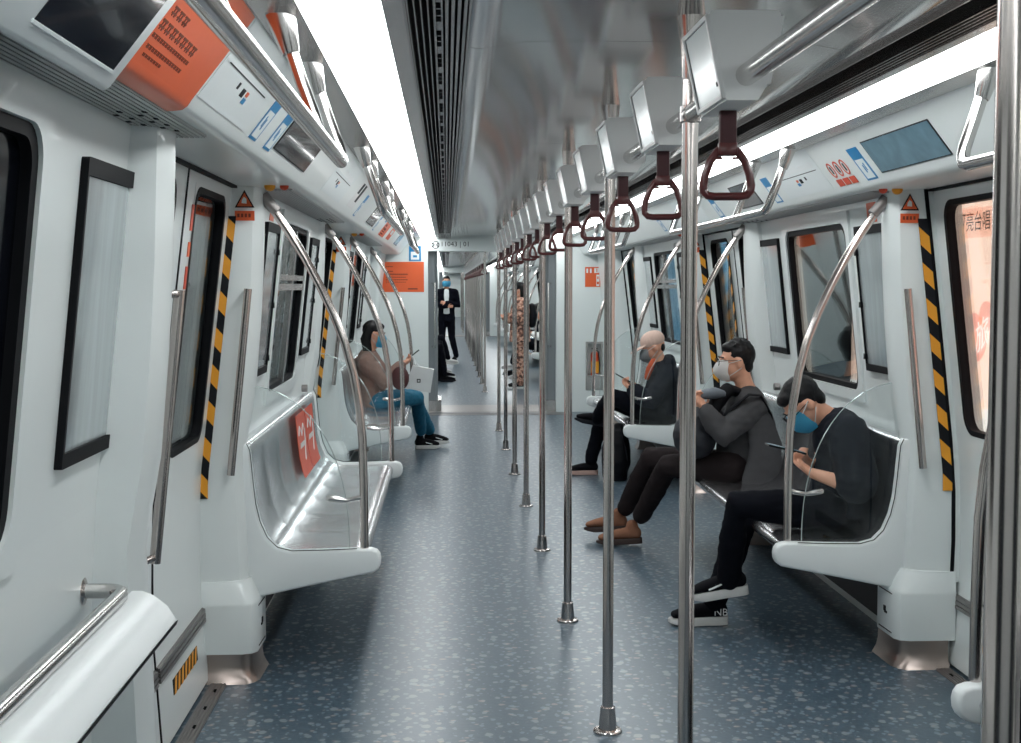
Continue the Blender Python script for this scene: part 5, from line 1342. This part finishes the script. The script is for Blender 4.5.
b = MB(); b.loft([(-.52, 26.3 - .115, 1.37), (-.52, 26.3 - .142, 1.25), (-.52, 26.3 - .145, 1.12)], [(.045, .02), (.05, .02), (.035, .02)], side=(1, 0, 0), seg=12); b.loft([(-.52, 26.3 - .14, 1.03), (-.52, 26.3 - .14, .93)], [(.055, .02), (.06, .02)], side=(1, 0, 0), seg=12); b.build('white_shirt', M['paper'], p)
for sx_ in (-.72, -.39):
    shoe(p, (sx_ + .04, 26.34, .004), (sx_ - .0, 26.12, .004), (0, 0, 1), M['shoe'], M['ink'], 1.0)
camo = M['mottle']
j = stand(.515, 19.15, z=1.50, fx=-1, fy=0, cross=False, stride=0.0)
p = person('standing person in mottled brown clothes and black cap among the poles beyond the gangway', j, (-1, 0, -.1), (-.1, 0, 1), sc=.92, vox=.011, topm=camo, top='jacket', legm=camo, mask=M['maskwhite'],
           cap=M['bag'], standing=True, loose=2.6, hem=.12, hair='long')
for dy in (-.1, .1): shoe(p, (.56, 19.15 + dy, .004), (.34, 19.15 + dy, .004), (0, 0, 1), M['shoe'], M['solew'], 1.0)
t = thing('backpack', (.70, 19.15, 1.0), 'dark backpack on the back of the person in mottled brown clothes', 'backpack')
b = MB(); b.loft([(.68, 19.15, .92), (.69, 19.15, 1.04), (.68, 19.15, 1.16)], [(.11, .06), (.12, .07), (.09, .05)], side=(0, 1, 0), seg=16); b.build('bag_body', M['bag'], t)
def seated(s, y, ankx=.55, kneex=.62, lean=0.0, crossed=False, ky=0.0):
    P = lambda x, dy, z: (s * x, y + dy, z)
    j = dict(head=P(1.0 - lean, 0, 1.06), neck=P(1.05 - lean * .6, 0, .91), shn=P(1.06 - lean * .5, -.17, .84), shf=P(1.06 - lean * .5, .17, .84), chest=P(1.06 - lean * .3, 0, .75), waist=P(1.06, 0, .60), pelvis=P(1.06, 0, .52),
             eln=P(.95, -.2, .66), elf=P(.95, .2, .66), wrn=P(.80, -.08, .72), wrf=P(.80, .08, .72), han=P(.74, -.05, .75), haf=P(.74, .05, .75),
             hipn=P(1.0, -.08, .53), hipf=P(1.0, .08, .53), kneen=P(kneex, -.09 + ky, .54), kneef=P(kneex + .02, .09 + ky, .53), ankn=P(ankx, -.07 + ky, .10), ankf=P(ankx + .05, .10 + ky, .10))
    if crossed: j['kneen'] = P(kneex - .02, .02 + ky, .60); j['ankn'] = P(ankx - .06, .06 + ky, .26)
    return j
sp = [(1, 20.9, 'person with black mask, white top and dark hair seated right beyond the gangway, leaning forward', dict(topm=M['maskwhite'], legm=M['trouser'], mask=M['bag']), .14, M['solew'], M['solew'], True),
      (1, 22.0, 'person in dark clothes seated right beyond the gangway, behind the mottled brown figure', dict(topm=M['navysuit'], legm=M['jeans'], mask=M['maskblue']), .05, M['shoe'], M['ink'], False),
      (-1, 20.6, 'person in black with black shoes seated left just beyond the gangway', dict(topm=M['blackcloth'], legm=M['trouser'], mask=M['maskblue']), 0, M['shoe'], M['ink'], False),
      (-1, 21.5, 'person with white sneakers seated left beyond the gangway, second from it', dict(topm=M['blackcloth'], legm=M['trouser'], mask=M['maskwhite']), 0, M['shoe'], M['solew'], False),
      (-1, 22.3, 'person with crossed legs and big white sneakers seated left, third from the gangway', dict(topm=M['greyshirt'], legm=M['trouser'], mask=M['maskblue']), 0, M['solew'], M['solew'], True)]
for (s, y, lab, kw, lean, shm, som, crossed) in sp:
    j = seated(s, y, ankx=.56, lean=lean, crossed=crossed)
    p = person(lab, j, (-s, 0, -.3), (-s * .3, 0, 1), sc=.92, vox=.012, top='jacket', group='people seated beyond the gangway', **kw)
    for q in 'nf':
        a = V(j['ank' + q]); shoe(p, (a.x + s * .05, a.y, a.z - .096), (a.x - s * .18, a.y, a.z - .096), (0, 0, 1), shm, som, 1.0)
# --- passenger at the right edge, only a trouser leg in view
j = seated(1, 2.78, ankx=.66, kneex=.70)
p = person('person in black trousers, only a leg in view at the lower right corner', j, (-1, 0, -.2), (-.2, 0, 1), sc=.92, vox=.01, topm=M['blackcloth'], top='jacket', mask=M['maskblue'])
for q in 'nf':
    a = V(j['ank' + q]); shoe(p, (a.x + .05, a.y, .004), (a.x - .18, a.y, .004), (0, 0, 1), M['shoe'], M['ink'], 1.0)

# the right-hand fittings of the first bench stand a little farther along than the left ones
for o in list(bpy.data.objects):
    nm = o.name.split('.')[0]
    if o.parent is None and (nm in ('steel_bench', 'curved_grab_pole', 'glass_screen', 'trim_door_pillar', 'hazard_tape', 'warning_sign', 'vertical_grab_handle', 'door_indicator_lamp') or nm.startswith('door_')):
        pts = [Vector(v.co) + o.location for v in o.data.vertices] if o.type == 'MESH' else [o.location]
        mx_, my_ = sum(p.x for p in pts) / len(pts), sum(p.y for p in pts) / len(pts)
        if mx_ > 0 and 3.9 < my_ < 5.5: o.location.y += .07
        if mx_ > 0 and nm in ('steel_bench', 'curved_grab_pole', 'glass_screen') and 1.0 < my_ < 3.9: o.location.y += .09
        if mx_ > 0 and nm == 'steel_bench' and 5.5 < my_ < 7: o.location.y += .04
# small sideways correction of the lower fittings against the ceiling centre line
for o in list(bpy.data.objects):
    if o.parent is None and o.name.split('.')[0] in ('steel_bench', 'curved_grab_pole', 'glass_screen', 'trim_door_pillar', 'hazard_tape', 'warning_sign', 'vertical_grab_handle'):
        o.location.x -= .02
